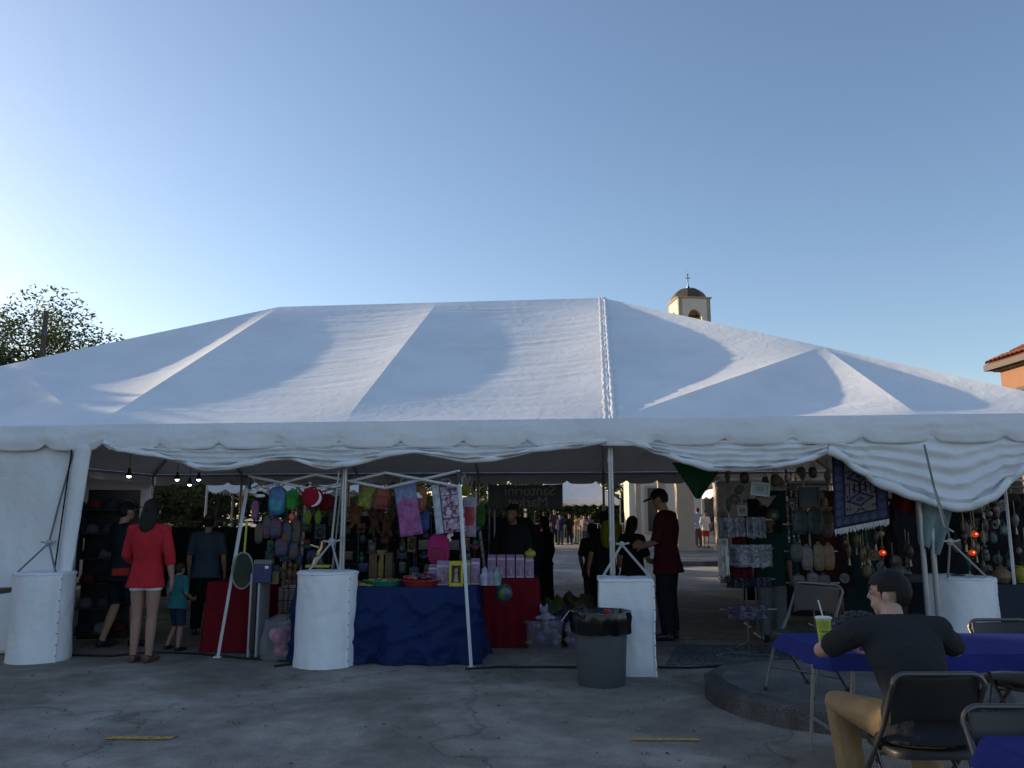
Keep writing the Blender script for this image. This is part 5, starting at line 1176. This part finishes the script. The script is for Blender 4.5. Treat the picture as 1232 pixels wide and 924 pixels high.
for k, (u, v, s) in enumerate(((1148, 697, 1), (1186, 706, 1), (1100, 704, .8))):
    b = MB(cloth(.05, .055, .06)); b.ell((0, 0, .05), (.14, .1, .05), 20, 10, e=.7); obj('folded_cloth', b, None, V((ray(u, v).x / ray(u, v).y * 8.95, 8.95, .82)), smooth=60, label='folded dark cloth %s on the crockery table' % ['behind the barrel top', 'left of the tan clay pot', 'beside the tent pole'][k], cat='cloth', group='folded cloths')

# ------------------------------------------------------------------ foreground: tables, chairs, cup, trash can
blue = cloth(.021, .028, .15)
TY0, TY1, TX = 4.92, 5.76, 1.87
folding_table('folding table under the long blue cloth where the man sits', V((TX + .93, (TY0 + TY1) / 2, 0)), 1.83, TY1 - TY0 - .04, .735)
cloth_over('tablecloth', V((TX + .93, (TY0 + TY1) / 2, 0)), 1.88, TY1 - TY0, .74, blue, 'royal blue cloth on the table where the man sits', drop=.085, wav=.02, seed=3)
T2 = V((2.62, 2.78, 0))
folding_table('folding table at the bottom right corner', T2, 1.7, .66, .735)
cloth_over('tablecloth', T2, 1.75, .72, .74, blue, 'royal blue cloth on the table at the bottom right corner', drop=.085, wav=.02, seed=6)
chm = paint(.024, .022, .02); chf = steel(.13, .12, .11); chd = plastic(.03, .028, .026)
def make_chair(label, c, rz):
    t = thing('folding_chair', label, 'chair', c, rz, 'dark metal folding chairs')
    b = MB(chm); W = .215
    def bk(s, q):                       # curved metal back panel
        x = (s - .5) * 2 * W * .97; z = .605 + .2 * q - .035 * (1 - q) * (2 * abs(s - .5)) ** 4; return V((x, -.205 - .045 * COS(x / W * 1.3) + .045 - .05 * (q - .5), z))
    b.grid(bk, 26, 10); obj('backrest', b, t, sol=.012, bev=.003)
    b = MB(chm); pr = []
    for i in range(5):
        e = (1, 1, .985, .95, .3)[i]; z = (.425, .445, .455, .46, .452)[i]
        pr.append([(e * .2 * math.copysign(abs(COS(a)) ** .4, COS(a)), .01 + e * .2 * math.copysign(abs(SIN(a)) ** .4, SIN(a)), z - .006 * SIN(a)) for a in [2 * PI * k / 44 for k in range(44)]])
    b.loft(pr); obj('seat', b, t, smooth=50)
    b = MB(chf); pts = [(-W, .24, .012), (-W, .12, .3), (-W, -.1, .56), (-W, -.205, .74)]
    for k in range(7): a = PI - PI / 2 * k / 6; pts.append((-W + .06 + .06 * COS(a), -.225, .765 + .055 * SIN(a)))
    pts = pts + [(-x, y, z) for x, y, z in pts[::-1]]; b.tube(pts, .0125, 10); b.tube([(-W, .17, .18), (W, .17, .18)], .008, 8); obj('front_frame', b, t, smooth=60)
    b = MB(chf)
    for s in (-1, 1): b.tube([(s * (W - .03), .13, .43), (s * (W - .03), -.12, .18), (s * (W - .03), -.26, .012)], .011, 10)
    b.tube([(-W + .03, -.19, .1), (W - .03, -.19, .1)], .008, 8); b.tube([(-W, .03, .4), (W, .03, .4)], .007, 8); obj('rear_frame', b, t, smooth=60)
    for s in (-1, 1):
        for p in ((s * W, .24, .014), (s * (W - .03), -.26, .014)): b = MB(chd); b.lathe([(.016, -.012), (.018, .0), (.016, .02)], 12, p); obj('foot_cap', b, t)
        b = MB(chf); b.tube([(s * W, -.02, .43), (s * (W - .02), -.13, .17)], .005, 6); obj('hinge_link', b, t)
    return t
ch = make_chair('dark metal folding chair the man sits on', V((1.985, 4.14, 0)), 0)
ch2 = dup(ch, V((1.95, 3.04, 0)), R(178), 'dark metal folding chair facing the bottom right table')
ch3 = dup(ch, V((3.45, 5.66, 0)), R(182), 'dark metal folding chair on the far side of the man\'s blue table')
ch4 = dup(ch, V((2.35, 6.7, .17)), R(125), 'dark metal folding chair left beyond the table on the kerb island')
# grey shaggy bag hung on the chair beyond
t = thing('shaggy_bag', 'grey shaggy yarn bag beside the man\'s face', 'bag', at(1033, 748, 5.5)); zt = t.location.z
t.location.z = .748
b = MB(cloth(.06, .06, .07)); b.ell((0, 0, .06), (.13, .09, .07)); obj('bag_body', b, t)
b = MB(cloth(.085, .085, .095))
for k in range(260):
    a, e = rnd.uniform(0, 2 * PI), rnd.uniform(0, PI / 2); d = V((COS(a) * COS(e), SIN(a) * COS(e), SIN(e))); p = V((d.x * .13, d.y * .09, .06 + d.z * .07)); q = p + d * .04 + V((rnd.uniform(-.03, .03), rnd.uniform(-.03, .03), rnd.uniform(-.02, .01)))
    q.z = max(.004, q.z); b.tube([p, (p + q) / 2 + d * .012, q], [.008, .008, .004], 5)
obj('yarn_tufts', b, t)
# lemonade cup
t = thing('paper_cup', 'lemon yellow striped paper cup with white lid and straw on the blue table', 'cup', V((1.955, 5.22, .7475)))
cr, cw = mat((.52, .6, .08), .5, 'cup_print', .05, 5, 0), mat((.16, .22, .03), .5, 'cup_print', .1, 5, 0)
b = MB(); H_ = .165
def cupfn(s, q):
    if q > .86: return white_c
    if .36 < q < .56 and .52 < (s % 1) < .98: return cr
    k = (s * 26) % 1; gap = (.06 < q < .4) or (.52 < q < .86)
    return cw if (k < .42 and gap) else cr
b.grid(lambda s, q: V(((.047 - .014 * q) * COS(2 * PI * s), (.047 - .014 * q) * SIN(2 * PI * s), H_ * (1 - q))), 104, 30, cupfn); obj('cup_body', b, t, smooth=80)
m_ = mat((.02, .03, .02), .5, 'cup_ink', .05, 5, 0)
me = text_mesh('Lemon', .034, m_, False, .0006); me.transform(Matrix.Rotation(R(6), 4, 'Y'))
for q in me.vertices: x, y, z = q.co; a = x / .044; q.co = (.0438 * SIN(a), -.0438 * COS(a) + y * .4 - .0006 * 0, z)
obj('lettering', me, t, (0, 0, .09), smooth=0)
b = MB(white_c); b.lathe([(.049, H_ - .002), (.051, H_ + .002), (.05, H_ + .008), (.044, H_ + .01), (.042, H_ + .006), (.001, H_ + .006)], 40, caps=False); obj('lid', b, t)
b = MB(white_c); b.tube([(0, 0, H_ - .0), (-.025, .0, H_ + .11)], .0042, 8); obj('straw', b, t)
# trash can
g_ = gnd(727, 829); r = .5 * 66 / FPX * g_.y * .97; c = V((g_.x, g_.y + r * .92, 0)); zt = 1.55 + ray(727, 733).z / ray(727, 733).y * c.y
t = thing('trash_can', 'round grey plastic trash can with a black bag over its rim', 'trash can', c)
b = MB(mat((.085, .095, .105), .5, 'bin_plastic', .12, 7, .1, 60)); b.lathe([(.2 / .28 * r * 1.2, 0), (r * .885, .012), (r * .97, zt * .62), (r * 1.0, zt * .9), (r * 1.05, zt * .905), (r * 1.06, zt * .96), (r, zt * .965), (r * .95, zt * .9), (r * .86, .03), (.001, .03)], 56, caps=False); obj('bin_body', b, t, smooth=40)
lm, n_, bs_ = nodes_of('bin_liner'); bs_.inputs['Base Color'].default_value = (.004, .004, .005, 1); bs_.inputs['Roughness'].default_value = .22
b = MB(lm); rings = []; n = 72
for i, (rr, z) in enumerate(((.8, -.12), (.93, -.02), (1.02, .012), (1.12, .012), (1.16, -.03), (1.15, -.08), (1.13, -.13), (1.12, -.18))):
    rings.append([(r * COS(a) * (rr + .06 * nz(COS(a) * 4, SIN(a) * 4, i * .5) + .05 * nz(COS(a) * 11, SIN(a) * 11, i * .4)), r * SIN(a) * (rr + .06 * nz(COS(a) * 4, SIN(a) * 4, i * .5) + .05 * nz(COS(a) * 11, SIN(a) * 11, i * .4)), zt - .025 + z + (.03 * nz(COS(a) * 3 + 5, SIN(a) * 3) if i > 4 else .012 * nz(COS(a) * 7, SIN(a) * 7))) for a in [2 * PI * k / n for k in range(n)]])
b.loft(rings, caps=False); b.add(rings[0], [tuple(range(n))]); obj('bin_liner', b, t, smooth=60)
b = MB(plastic(.4, .02, .02)); b.lathe([(.03, 0), (.04, .1), (.041, .102), (.036, .1), (.001, .01)], 24, caps=False); o = obj('paper_cup', b, None, c + V((.02, -.12, zt - .09)), label='red paper cup lying in the top of the trash can', cat='cup'); o.rotation_euler = (.5, .4, 0)
# high table edge at the far left
t = thing('wooden_table', 'tall brown wooden table cut off at the left edge', 'table', V((-4.86, 6.95, 0)))
b = MB(mat((.1, .06, .04), .6, 'wood', .4, 9, .3, 40)); b.box((0, 0, .905), (.95, .6, .045)); obj('table_top', b, t, bev=.008)
for sx in (-1, 1):
    for sy in (-1, 1): b = MB(mat((.06, .04, .03), .6, 'wood', .4, 9, .3, 40)); b.box((sx * .28, sy * .24, .44), (.05, .05, .88)); obj('leg', b, t, bev=.005)
# ------------------------------------------------------------------ background
def leafmat(name, c):
    m, nt_, b = nodes_of(name); N, L = nt_.nodes.new, nt_.links.new
    oi = N('ShaderNodeTexCoord'); n1 = N('ShaderNodeTexNoise'); n1.inputs['Scale'].default_value = .9; n1.inputs['Detail'].default_value = 3; L(oi.outputs['Object'], n1.inputs['Vector'])
    mx = N('ShaderNodeMix'); mx.data_type = 'RGBA'; mx.inputs['A'].default_value = (*[q * .6 for q in c], 1); mx.inputs['B'].default_value = (*[q * 1.5 for q in c], 1); L(n1.outputs['Fac'], mx.inputs['Factor']); L(mx.outputs['Result'], b.inputs['Base Color'])
    b.inputs['Roughness'].default_value = .55; tr = N('ShaderNodeBsdfTranslucent'); L(mx.outputs['Result'], tr.inputs['Color']); ms = N('ShaderNodeMixShader'); ms.inputs[0].default_value = .3
    L(b.outputs[0], ms.inputs[1]); L(tr.outputs[0], ms.inputs[2]); L(ms.outputs[0], nt_.nodes['Material Output'].inputs['Surface']); return m
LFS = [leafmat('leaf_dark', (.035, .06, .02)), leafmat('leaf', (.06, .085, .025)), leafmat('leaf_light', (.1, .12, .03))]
bark = mat((.09, .07, .055), .9, 'bark', .4, 9, .8, 30)
def tree(label, base, h, spread, n, ls, seed, lo=.3, group=None, name='leafy_tree', nb=9, boxy=1.0, cat='tree'):
    r2 = random.Random(seed); t = thing(name, label, cat, base, 0, group); b = MB(bark); th = h * lo; tr = h * .022 + .04
    top = V((r2.uniform(-.3, .3), r2.uniform(-.3, .3), h * .75)); b.tube([(0, 0, -.05), (.05, 0, th * .5), (0, .05, th), lerp(V((0, .05, th)), top, .5) + V((.2, 0, 0)), top], [tr * 1.4, tr, tr * .85, tr * .55, tr * .2], 9)
    cl = []
    for k in range(nb):
        a = 2 * PI * k / nb + r2.uniform(-.4, .4); z0 = lerp(th * .85, h * .62, r2.random()); z1 = lerp(th, h * .93, r2.random() ** .8)
        rr = spread * r2.uniform(.55, 1) * (1 - .35 * max(0, (z1 / h - .6)) / .4); e = V((rr * COS(a), rr * SIN(a), z1)); s = V((0, 0, z0)); m1 = lerp(s, e, .5) + V((0, 0, -.05 * h * r2.random()))
        b.tube([s, m1, e], [tr * .5, tr * .3, tr * .08], 6)
        for q in range(4): f = lerp(s, e, r2.uniform(.5, 1.06)) + V((r2.gauss(0, 1), r2.gauss(0, 1), r2.gauss(0, .6))) * spread * .16; cl.append((f, spread * r2.uniform(.12, .3)))
        for q in range(3):
            f = lerp(m1, e, r2.uniform(.3, 1)); d = V((r2.gauss(0, 1), r2.gauss(0, 1), r2.gauss(.2, .7))).normalized(); g2 = f + d * spread * .28; b.tube([f, g2], [tr * .16, tr * .04], 5); cl.append((g2, spread * .13))
    cl.append((top, spread * .25)); obj('trunk', b, t, smooth=60)
    b = MB(); wts = [c[1] ** 2 for c in cl]
    for m in LFS: b.use(m)
    for k in range(n):
        ci, rad = r2.choices(cl, wts)[0]; d = V((r2.gauss(0, 1), r2.gauss(0, 1), r2.gauss(0, .8))); d = d.normalized() * rad * r2.random() ** .4; p = ci + d
        if p.z < .15: continue
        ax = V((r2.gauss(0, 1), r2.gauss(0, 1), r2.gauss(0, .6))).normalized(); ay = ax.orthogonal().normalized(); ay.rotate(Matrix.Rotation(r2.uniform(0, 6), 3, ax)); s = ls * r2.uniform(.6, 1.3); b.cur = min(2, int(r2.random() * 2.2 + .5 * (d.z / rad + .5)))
        b.add([p - ax * s, p - ay * s * .42, p + ax * s, p + ay * s * .42], [(0, 1, 2, 3)])
    obj('crown', b, t, smooth=0); return t
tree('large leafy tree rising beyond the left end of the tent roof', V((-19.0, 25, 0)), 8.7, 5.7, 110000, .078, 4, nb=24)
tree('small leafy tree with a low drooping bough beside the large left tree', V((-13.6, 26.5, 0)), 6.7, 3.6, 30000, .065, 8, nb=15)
# utility pole
t = thing('utility_pole', 'weathered wooden utility pole standing in front of the large left tree', 'utility pole', V((-14.9, 25.0, 0)))
b = MB(mat((.1, .085, .07), .9, 'wood', .4, 9, .5, 40)); b.tube([(0, 0, -.05), (0, 0, 8.0)], [.1, .075], 12); obj('pole_shaft', b, t); b = MB(steel(.08, .08, .08)); b.lathe([(.088, 0), (.088, .12)], 12, (0, 0, 7.2)); obj('pole_band', b, t)
# trees seen below the roof between the people, and a tree line closing the view
bt = [('tree', V((-11.5, 31, 0)), 5.0, 2.6), ('tree', V((-8.2, 32, 0)), 4.8, 2.4), ('tree', V((-14.8, 33, 0)), 5.5, 2.6), ('tree', V((-5.2, 36, 0)), 5.0, 2.4), ('tree', V((8.2, 60, 0)), 7, 3.2), ('tree', V((11.2, 58, 0)), 6, 2.6), ('tree', V((-2.0, 62, 0)), 6.5, 3.3), ('tree', V((20, 62, 0)), 7, 3.6), ('tree', V((-17, 44, 0)), 7, 3.6), ('tree', V((27, 52, 0)), 7, 3.6), ('tree', V((3, 66, 0)), 6, 3.2)]
wl = ['bushy sunlit tree behind the small lamps', 'bushy tree behind the left slanting leg', 'bushy tree behind the woman in red', 'bushy tree behind the hanging cushions', 'tall green tree left of the church pillars', 'rounded green tree behind the thin church column', 'green tree far behind the crowd barriers', 'tree far behind the church at the right', 'tree far behind at the left end', 'tree at the far right beyond the church', 'low tree far behind the white marquee']
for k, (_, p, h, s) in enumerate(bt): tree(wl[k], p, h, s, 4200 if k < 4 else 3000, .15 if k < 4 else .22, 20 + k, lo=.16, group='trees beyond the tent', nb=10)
# off to the left: trees added to shade the car park behind
for k, (x, y, h, s) in enumerate(((-31, 41, 8, 4.6), (-17.5, 40, 8, 4.4), (-12, 43, 7.5, 4.2))): tree('leafy tree added off to the left to shade the car park behind', V((x, y, 0)), h, s, 5200, .24, 60 + k, lo=.18, group='shade trees added off to the left', nb=12)
for k, (x, y, h, s) in enumerate(((-15, 12.4, 8.0, 2.3), (-18, 11, 8.0, 3.2), (-13.8, 6.2, 6, 2.7), (-19.5, 8.4, 6.4, 3.2), (-16, 3.0, 6, 3))): tree('low bushy tree added out of view left of the tent to shade the car park', V((x, y, 0)), h, s, 9000, .21, 80 + k, lo=.14, group='low shade trees added left of the tent', nb=12)  # added out of view to keep sun off the foreground but not the roof
# white marquee and second canopies behind
def canopy(label, c, w, d, ev, rg, rz=0, peaks=1, m=None, name='marquee'):
    t = thing(name, label, 'tent', c, rz, 'white tents beyond the market tent'); m = m or fabv; b = MB(m); pw = w / peaks
    for k in range(peaks):
        x0 = -w / 2 + pw * k; n = 10
        def fn(s, q, x0=x0):
            x, y = s * 2 - 1, q * 2 - 1; r = max(abs(x), abs(y)); return V((x0 + s * pw, (q - .5) * d, ev + (rg - ev) * (1 - r) ** 1.35))
        b.grid(fn, n, n)
    obj('roof', b, t, smooth=30)
    b = MB(m)
    for (p, q) in (((-w / 2, -d / 2), (w / 2, -d / 2)), ((w / 2, -d / 2), (w / 2, d / 2)), ((-w / 2, d / 2), (w / 2, d / 2)), ((-w / 2, -d / 2), (-w / 2, d / 2))):
        p, q = V((*p, 0)), V((*q, 0)); L_ = (q - p).length; b.grid(lambda s, u, p=p, q=q, L_=L_: lerp(p, q, s) + V((0, 0, ev - u * (.2 + .14 * abs(SIN(s * L_ / .55 * PI))))), int(L_ * 9), 3)
    obj('valance', b, t, smooth=0)
    for x in [-w / 2 + pw * k for k in range(peaks + 1)]:
        for y in (-d / 2, d / 2): b = MB(alu); b.tube([(x * .995, y * .99, 0), (x * .995, y * .99, ev)], .04, 8); obj('pole', b, t)
    return t
canopy('white peaked marquee beyond the crowd barriers', V((3.5, 49, 0)), 5.4, 5, 2.45, 5.6, 0, 1)
for k, (x0, x1, y, h, lb) in enumerate(((-14, -3.5, 56, 2.8, 'left'), (-3.3, 9.5, 58, 2.6, 'right'))):
    t = thing('hedge', lb + ' stretch of dark clipped hedge far beyond the market tent', 'hedge', V(((x0 + x1) / 2, y, 0))); b = MB(); r2 = random.Random(90 + k)
    for m in LFS: b.use(m)
    for i in range(5200):
        p = V((r2.uniform(-.5, .5) * (x1 - x0), r2.uniform(-.6, .6), r2.uniform(.02, 1) ** .8 * h * (1 + .12 * nz(i * .37, k)))); ax = V((r2.gauss(0, 1), r2.gauss(0, 1), r2.gauss(0, .6))).normalized(); ay = ax.orthogonal().normalized(); s = .24 * r2.uniform(.6, 1.3); b.cur = min(2, int(r2.random() * 2.3))
        b.add([p - ax * s, p - ay * s * .5, p + ax * s, p + ay * s * .5], [(0, 1, 2, 3)])
    obj('foliage', b, t, smooth=0)
    b = MB(bark)
    for i in range(12): x = (i / 11 - .5) * (x1 - x0) * .96; b.tube([(x, 0, 0), (x + .1, 0, h * .7)], .05, 6)
    obj('stems', b, t)
canopy('low white canopy tent seen behind the toy stall', V((-6.9, 27, 0)), 5.4, 4, 2.55, 3.7, R(8), 2)
canopy('pale canopy tent beside the church seen behind the scarf stand', V((10.6, 37.5, .15)), 2.6, 2.6, 2.5, 3.5, R(20))
# crowd barriers
bar0 = thing('crowd_barrier', 'left section of grey steel crowd barrier', 'crowd barrier', gnd(652, 655) * 1.0, 0, 'steel crowd barriers'); bar0.location.z = 0; by = bar0.location.y
st = steel(.35, .36, .38); b = MB(st); b.tube([(-1.05, 0, .12), (-1.05, 0, 1.1), (1.05, 0, 1.1), (1.05, 0, .12), (-1.05, 0, .12)], .028, 8)
for k in range(15): x = -.98 + .14 * k; b.tube([(x, 0, .12), (x, 0, 1.1)], .013, 5)
obj('panel', b, bar0)
for s in (-1, 1): b = MB(st); b.tube([(s * .8, -.35, .02), (s * .8, 0, .14), (s * .8, .35, .02)], .02, 6); obj('foot', b, bar0)
bx = bar0.location.x
for k in (1, 2, 3): dup(bar0, V((bx + 2.2 * k, by + .04 * k, 0)), 0, ['second', 'third', 'right hand'][k - 1] + ' section of grey steel crowd barrier from the left')
# church: tower, arcade and wall
stucco = mat((.58, .54, .45), .9, 'stucco', .14, 1.4, .4, 40); stone_t = mat((.42, .33, .24), .9, 'stucco', .16, 2, .4, 40)
TYc = 50.0; q = at(833.5, 358.5, TYc); tw = 2.12; hz = q.z; rt = R(7)
t = thing('church_tower', 'cream church bell tower with a dark ribbed dome and iron finial above the tent roof', 'tower', V((q.x, TYc + 1.2, 0)), rt)
aw, sp_z, at_z = .48, at(833, 384, TYc).z, at(833, 371, TYc).z
def wall_arch(sx, sy, nm):
    b = MB(stucco); h0 = sp_z - 1.7; rr = at_z - sp_z; X = Matrix.Rotation(math.atan2(sy, sx) + PI / 2, 4, 'Z'); n = 12
    arc = [(aw * COS(PI - PI * k / n), sp_z + rr * SIN(PI - PI * k / n)) for k in range(n + 1)]
    hole = [(-aw, h0)] + arc + [(aw, h0)]
    L_ = [(-tw / 2, 0), (-aw, 0), (-aw, h0), (-tw / 2, h0)]
    for poly in ([(-tw / 2, 0), (tw / 2, 0), (tw / 2, h0), (-tw / 2, h0)], [(-tw / 2, h0), (-aw, h0), (-aw, sp_z), (-tw / 2, sp_z)], [(aw, h0), (tw / 2, h0), (tw / 2, sp_z), (aw, sp_z)]): b.prism(poly, .25, X @ Matrix.Translation((0, -tw / 2 + .125, 0)))
    for k in range(n):
        (x0, z0), (x1, z1) = arc[k], arc[k + 1]; xa, xb = -tw / 2 + tw * k / n, -tw / 2 + tw * (k + 1) / n
        b.prism([(x0, z0), (x1, z1), (xb, hz), (xa, hz)], .25, X @ Matrix.Translation((0, -tw / 2 + .125, 0)))
    b.prism([(-tw / 2, sp_z), (-aw, sp_z), (-tw / 2, hz)], .25, X @ Matrix.Translation((0, -tw / 2 + .125, 0))); b.prism([(aw, sp_z), (tw / 2, sp_z), (tw / 2, hz)], .25, X @ Matrix.Translation((0, -tw / 2 + .125, 0)))
    obj('wall', b, t, smooth=0)
for s in ((1, 0), (-1, 0), (0, 1), (0, -1)): wall_arch(*s, 'w')
b = MB(stone_t); b.box((0, 0, hz + .03), (tw + .08, tw + .08, .06)); b.box((0, 0, hz + .085), (tw + .2, tw + .2, .05)); obj('cornice', b, t)
b = MB(mat((.075, .06, .045), .55, 'dome_copper', .5, 3, .3, 20)); dh = at(828, 341, TYc).z - hz - .1; rings = []
for i in range(11): f = i / 10 * PI / 2; rings.append([(1.16 * COS(f) * COS(2 * PI * (k + .5) / 8) + .0, 1.16 * COS(f) * SIN(2 * PI * (k + .5) / 8), hz + .11 + dh * SIN(f)) for k in range(8)] if i < 10 else [(.05 * COS(2 * PI * (k + .5) / 8), .05 * SIN(2 * PI * (k + .5) / 8), hz + .11 + dh) for k in range(8)])
b.loft(rings); dome = obj('dome', b, t, smooth=20)
b = MB(dk); zt = hz + .1 + dh; b.lathe([(.13, zt), (.13, zt + .08), (.08, zt + .1), (.08, zt + .16), (.03, zt + .2), (.025, zt + .9), (.06, zt + .95), (.02, zt + 1.0), (.01, zt + 1.25)], 10); b.tube([(-.16, 0, zt + .72), (.16, 0, zt + .72)], .025, 6); obj('finial', b, t)
b = MB(steel(.2, .15, .08)); zb = at_z - .3; b.lathe([(.36, zb - .75), (.34, zb - .7), (.22, zb - .35), (.16, zb - .05), (.02, zb)], 20); b.box((0, 0, zb + .08), (tw - .5, .14, .14)); obj('bell', b, t)
# arcade in front of the church: piers with flared heads and arches, back wall
AY = 33.0; t = thing('arcade', 'tan stucco church arcade of piers and arches behind the market', 'arcade', V((8.5, AY, .15)))
px = [at(u, 620, AY).x - 8.5 for u in (768, 796, 824, 868, 912, 956, 1000)]; 
for k, x in enumerate(px):
    w_ = (.2, .26, .66, .5, .5, .5, .5)[k]; b = MB(stone_t); b.box((x, 0, 1.2), (w_, w_ * .8 if w_ > .3 else w_, 2.4))
    rings = []
    for i in range(9): f = i / 8; e = w_ / 2 + (.5 if k > 1 else .12) * f ** 2.2; rings.append([(x + sx * e, sy * min(w_ * .4, .26), 2.4 + 1.2 * f) for sx, sy in ((-1, -1), (1, -1), (1, 1), (-1, 1))])
    b.loft(rings); b.box((x, 0, .1), (w_ + .12, w_ * .8 + .12, .2)); obj('pier', b, t, smooth=20)
b = MB(stone_t); b.box(((px[0] + px[-1]) / 2, 0, 4.1), (px[-1] - px[0] + 1, .6, 1.0)); obj('parapet', b, t)
t = thing('church_wall', 'tan stucco church wall with tall windows behind the arcade', 'building', V((14.2, 43, .15)))
b = MB(stucco); b.box((0, 1, 3), (16, 2, 6)); obj('wall', b, t); b = MB(mat((.25, .1, .05), .8, 'roof_tile', .4, 3, .6, 20)); b.prism([(-8.3, 6), (8.3, 6), (8, 7), (-8, 7)], 2.6, Matrix.Translation((0, 1, 0))); obj('roof', b, t, smooth=0)
for k in range(5):
    b = MB(stone_t); b.box((-6.6 + 3 * k, -.03, 1.7), (1.1, .1, 2.5)); f = obj('window', b, t); b = MB(mat((.03, .035, .045), .15, 'glass', .2, 3, 0)); b.box((-6.6 + 3 * k, -.085, 1.7), (.85, .02, 2.25)); obj('pane', b, f)
# building with tiled roof at the right edge
c = at(1187, 441, 28.5); bx0, ez = c.x, c.z
t = thing('stucco_building', 'orange stucco building with barrel tile roof at the right edge', 'building', V((bx0 + 5, 21, 0)))
b = MB(mat((.27, .14, .085), .9, 'orange_stucco', .12, 1.2, .4, 40)); b.box((0, 0, (ez - .24) / 2), (9.36, 14.5, ez - .24)); obj('wall', b, t)
b = MB(mat((.1, .085, .07), .6, 'fascia', .1, 3)); 
for (cx, cy, dx, dy) in ((-4.98, 0, .16, 15.2), (4.98, 0, .16, 15.2), (0, 7.5, 9.8, .16), (0, -7.5, 9.8, .16)): b.box((cx, cy, ez - .07), (dx, dy, .2))
b.box((0, 0, ez - .2), (9.7, 14.8, .06)); obj('fascia', b, t)
tile = mat((.24, .085, .045), .85, 'roof_tile', .55, 2.2, .5, 25); b = MB(tile); n = 60; sl_ = .56
for side in (-1, 1):
    for k in range(n):
        y = -7.5 + 15 * (k + .5) / n; run = min(5.0, 7.5 - abs(y) + .2)
        for i in range(max(1, int(run / .42))):
            r0 = i * .42; r1 = min(run, r0 + .46); r = .115
            pts = []
            for rr, e in ((r0, .02), (r1, -.01)):
                x = side * (5.06 - rr); z = ez + .05 + rr * sl_ + e; pts.append([(x, y + r * COS(a), z + r * SIN(a) * 1.0) for a in [PI * q / 6 for q in range(7)]])
            b.loft(pts, caps=False, closed=False)
for s in (-1, 1): b.add([(s * 5.05, -7.6, ez + .04), (s * 5.05, 7.6, ez + .04), (0, 2.5, ez + .04 + 5.05 * sl_), (0, -2.5, ez + .04 + 5.05 * sl_)], [(0, 1, 2, 3)]); b.add([(-5.05, s * 7.6, ez + .04), (5.05, s * 7.6, ez + .04), (0, s * 2.5, ez + .04 + 5.05 * sl_)], [(0, 1, 2)])
obj('roof', b, t, smooth=40)
for k in range(4):
    y = 5.6 - 3.2 * k; b = MB(mat((.1, .07, .05), .6, 'wood', .3, 5)); b.box((-4.7, y, ez - 1.7), (.12, 1.5, 1.5)); f = obj('window', b, t); b = MB(mat((.03, .035, .045), .12, 'glass', .2, 3, 0)); b.box((-4.77, y, ez - 1.7), (.02, 1.25, 1.25)); obj('pane', b, f)
# far people
fp = [(655, 616, 41, 'far person in a bright red shirt beside the crowd barrier', (.5, .03, .02), (.12, .13, .16), HB, 40), (667, 613, 44, 'far person in a dark plum top beyond the barrier', (.06, .03, .05), (.03, .03, .04), HB, 200), (674, 619, 43.5, 'far person in navy right of the plum top', (.02, .025, .06), (.05, .05, .06), HB, 150),
      (685, 618, 44, 'far person in black with a white badge behind the barrier', (.015, .015, .018), (.02, .02, .03), HB, 180), (693, 620, 45, 'far person in an ochre top behind the barrier', (.2, .12, .04), (.05, .05, .06), HB, 120), (699, 619, 46, 'far person in cream behind the barrier', (.4, .36, .3), (.06, .06, .07), HB, 190), (703, 621, 44, 'far person in pale pink behind the barrier', (.4, .26, .24), (.1, .1, .12), HB, 160), (709, 620, 43.5, 'far person in grey near the barrier end', (.1, .1, .11), (.03, .03, .04), HB, 170),
      (823, 613, 36, 'far person in black under the arcade beside the big pier', (.02, .02, .022), (.025, .022, .025), HB, 200), (839, 611, 36.5, 'far person in a light blue shirt under the arcade', (.18, .26, .42), (.09, .09, .07), HB, 20), (848, 615, 36, 'far person in white top and red shorts under the arcade', (.6, .58, .56), None, HB, 190), (862, 612, 36.3, 'far person in a navy shirt and tan shorts under the arcade', (.02, .025, .075), (.22, .16, .11), HB, 10), (832, 618, 38, 'far person in dark grey between the pier and the blue shirt', (.05, .05, .055), (.03, .03, .03), HB, 90)]
for u, v, Y, lb, cs, cl_, hr, hd in fp:
    z0 = .15 if u > 800 else 0; q = at(u, v, Y); h = min(1.9, max(1.55, q.z - z0))
    person(lb, V((q.x, Y, z0)), R(hd), h, .03, SK, (cloth(*cs), 1, .12), ('shorts', cloth(.4, .03, .03), .9) if cl_ is None else (('shorts', cloth(*cl_), 1) if cl_[0] > .2 else ('trousers', cloth(*cl_), 2)), ('short', hr), shoe_b, group='people far beyond the tent', fingers=False)
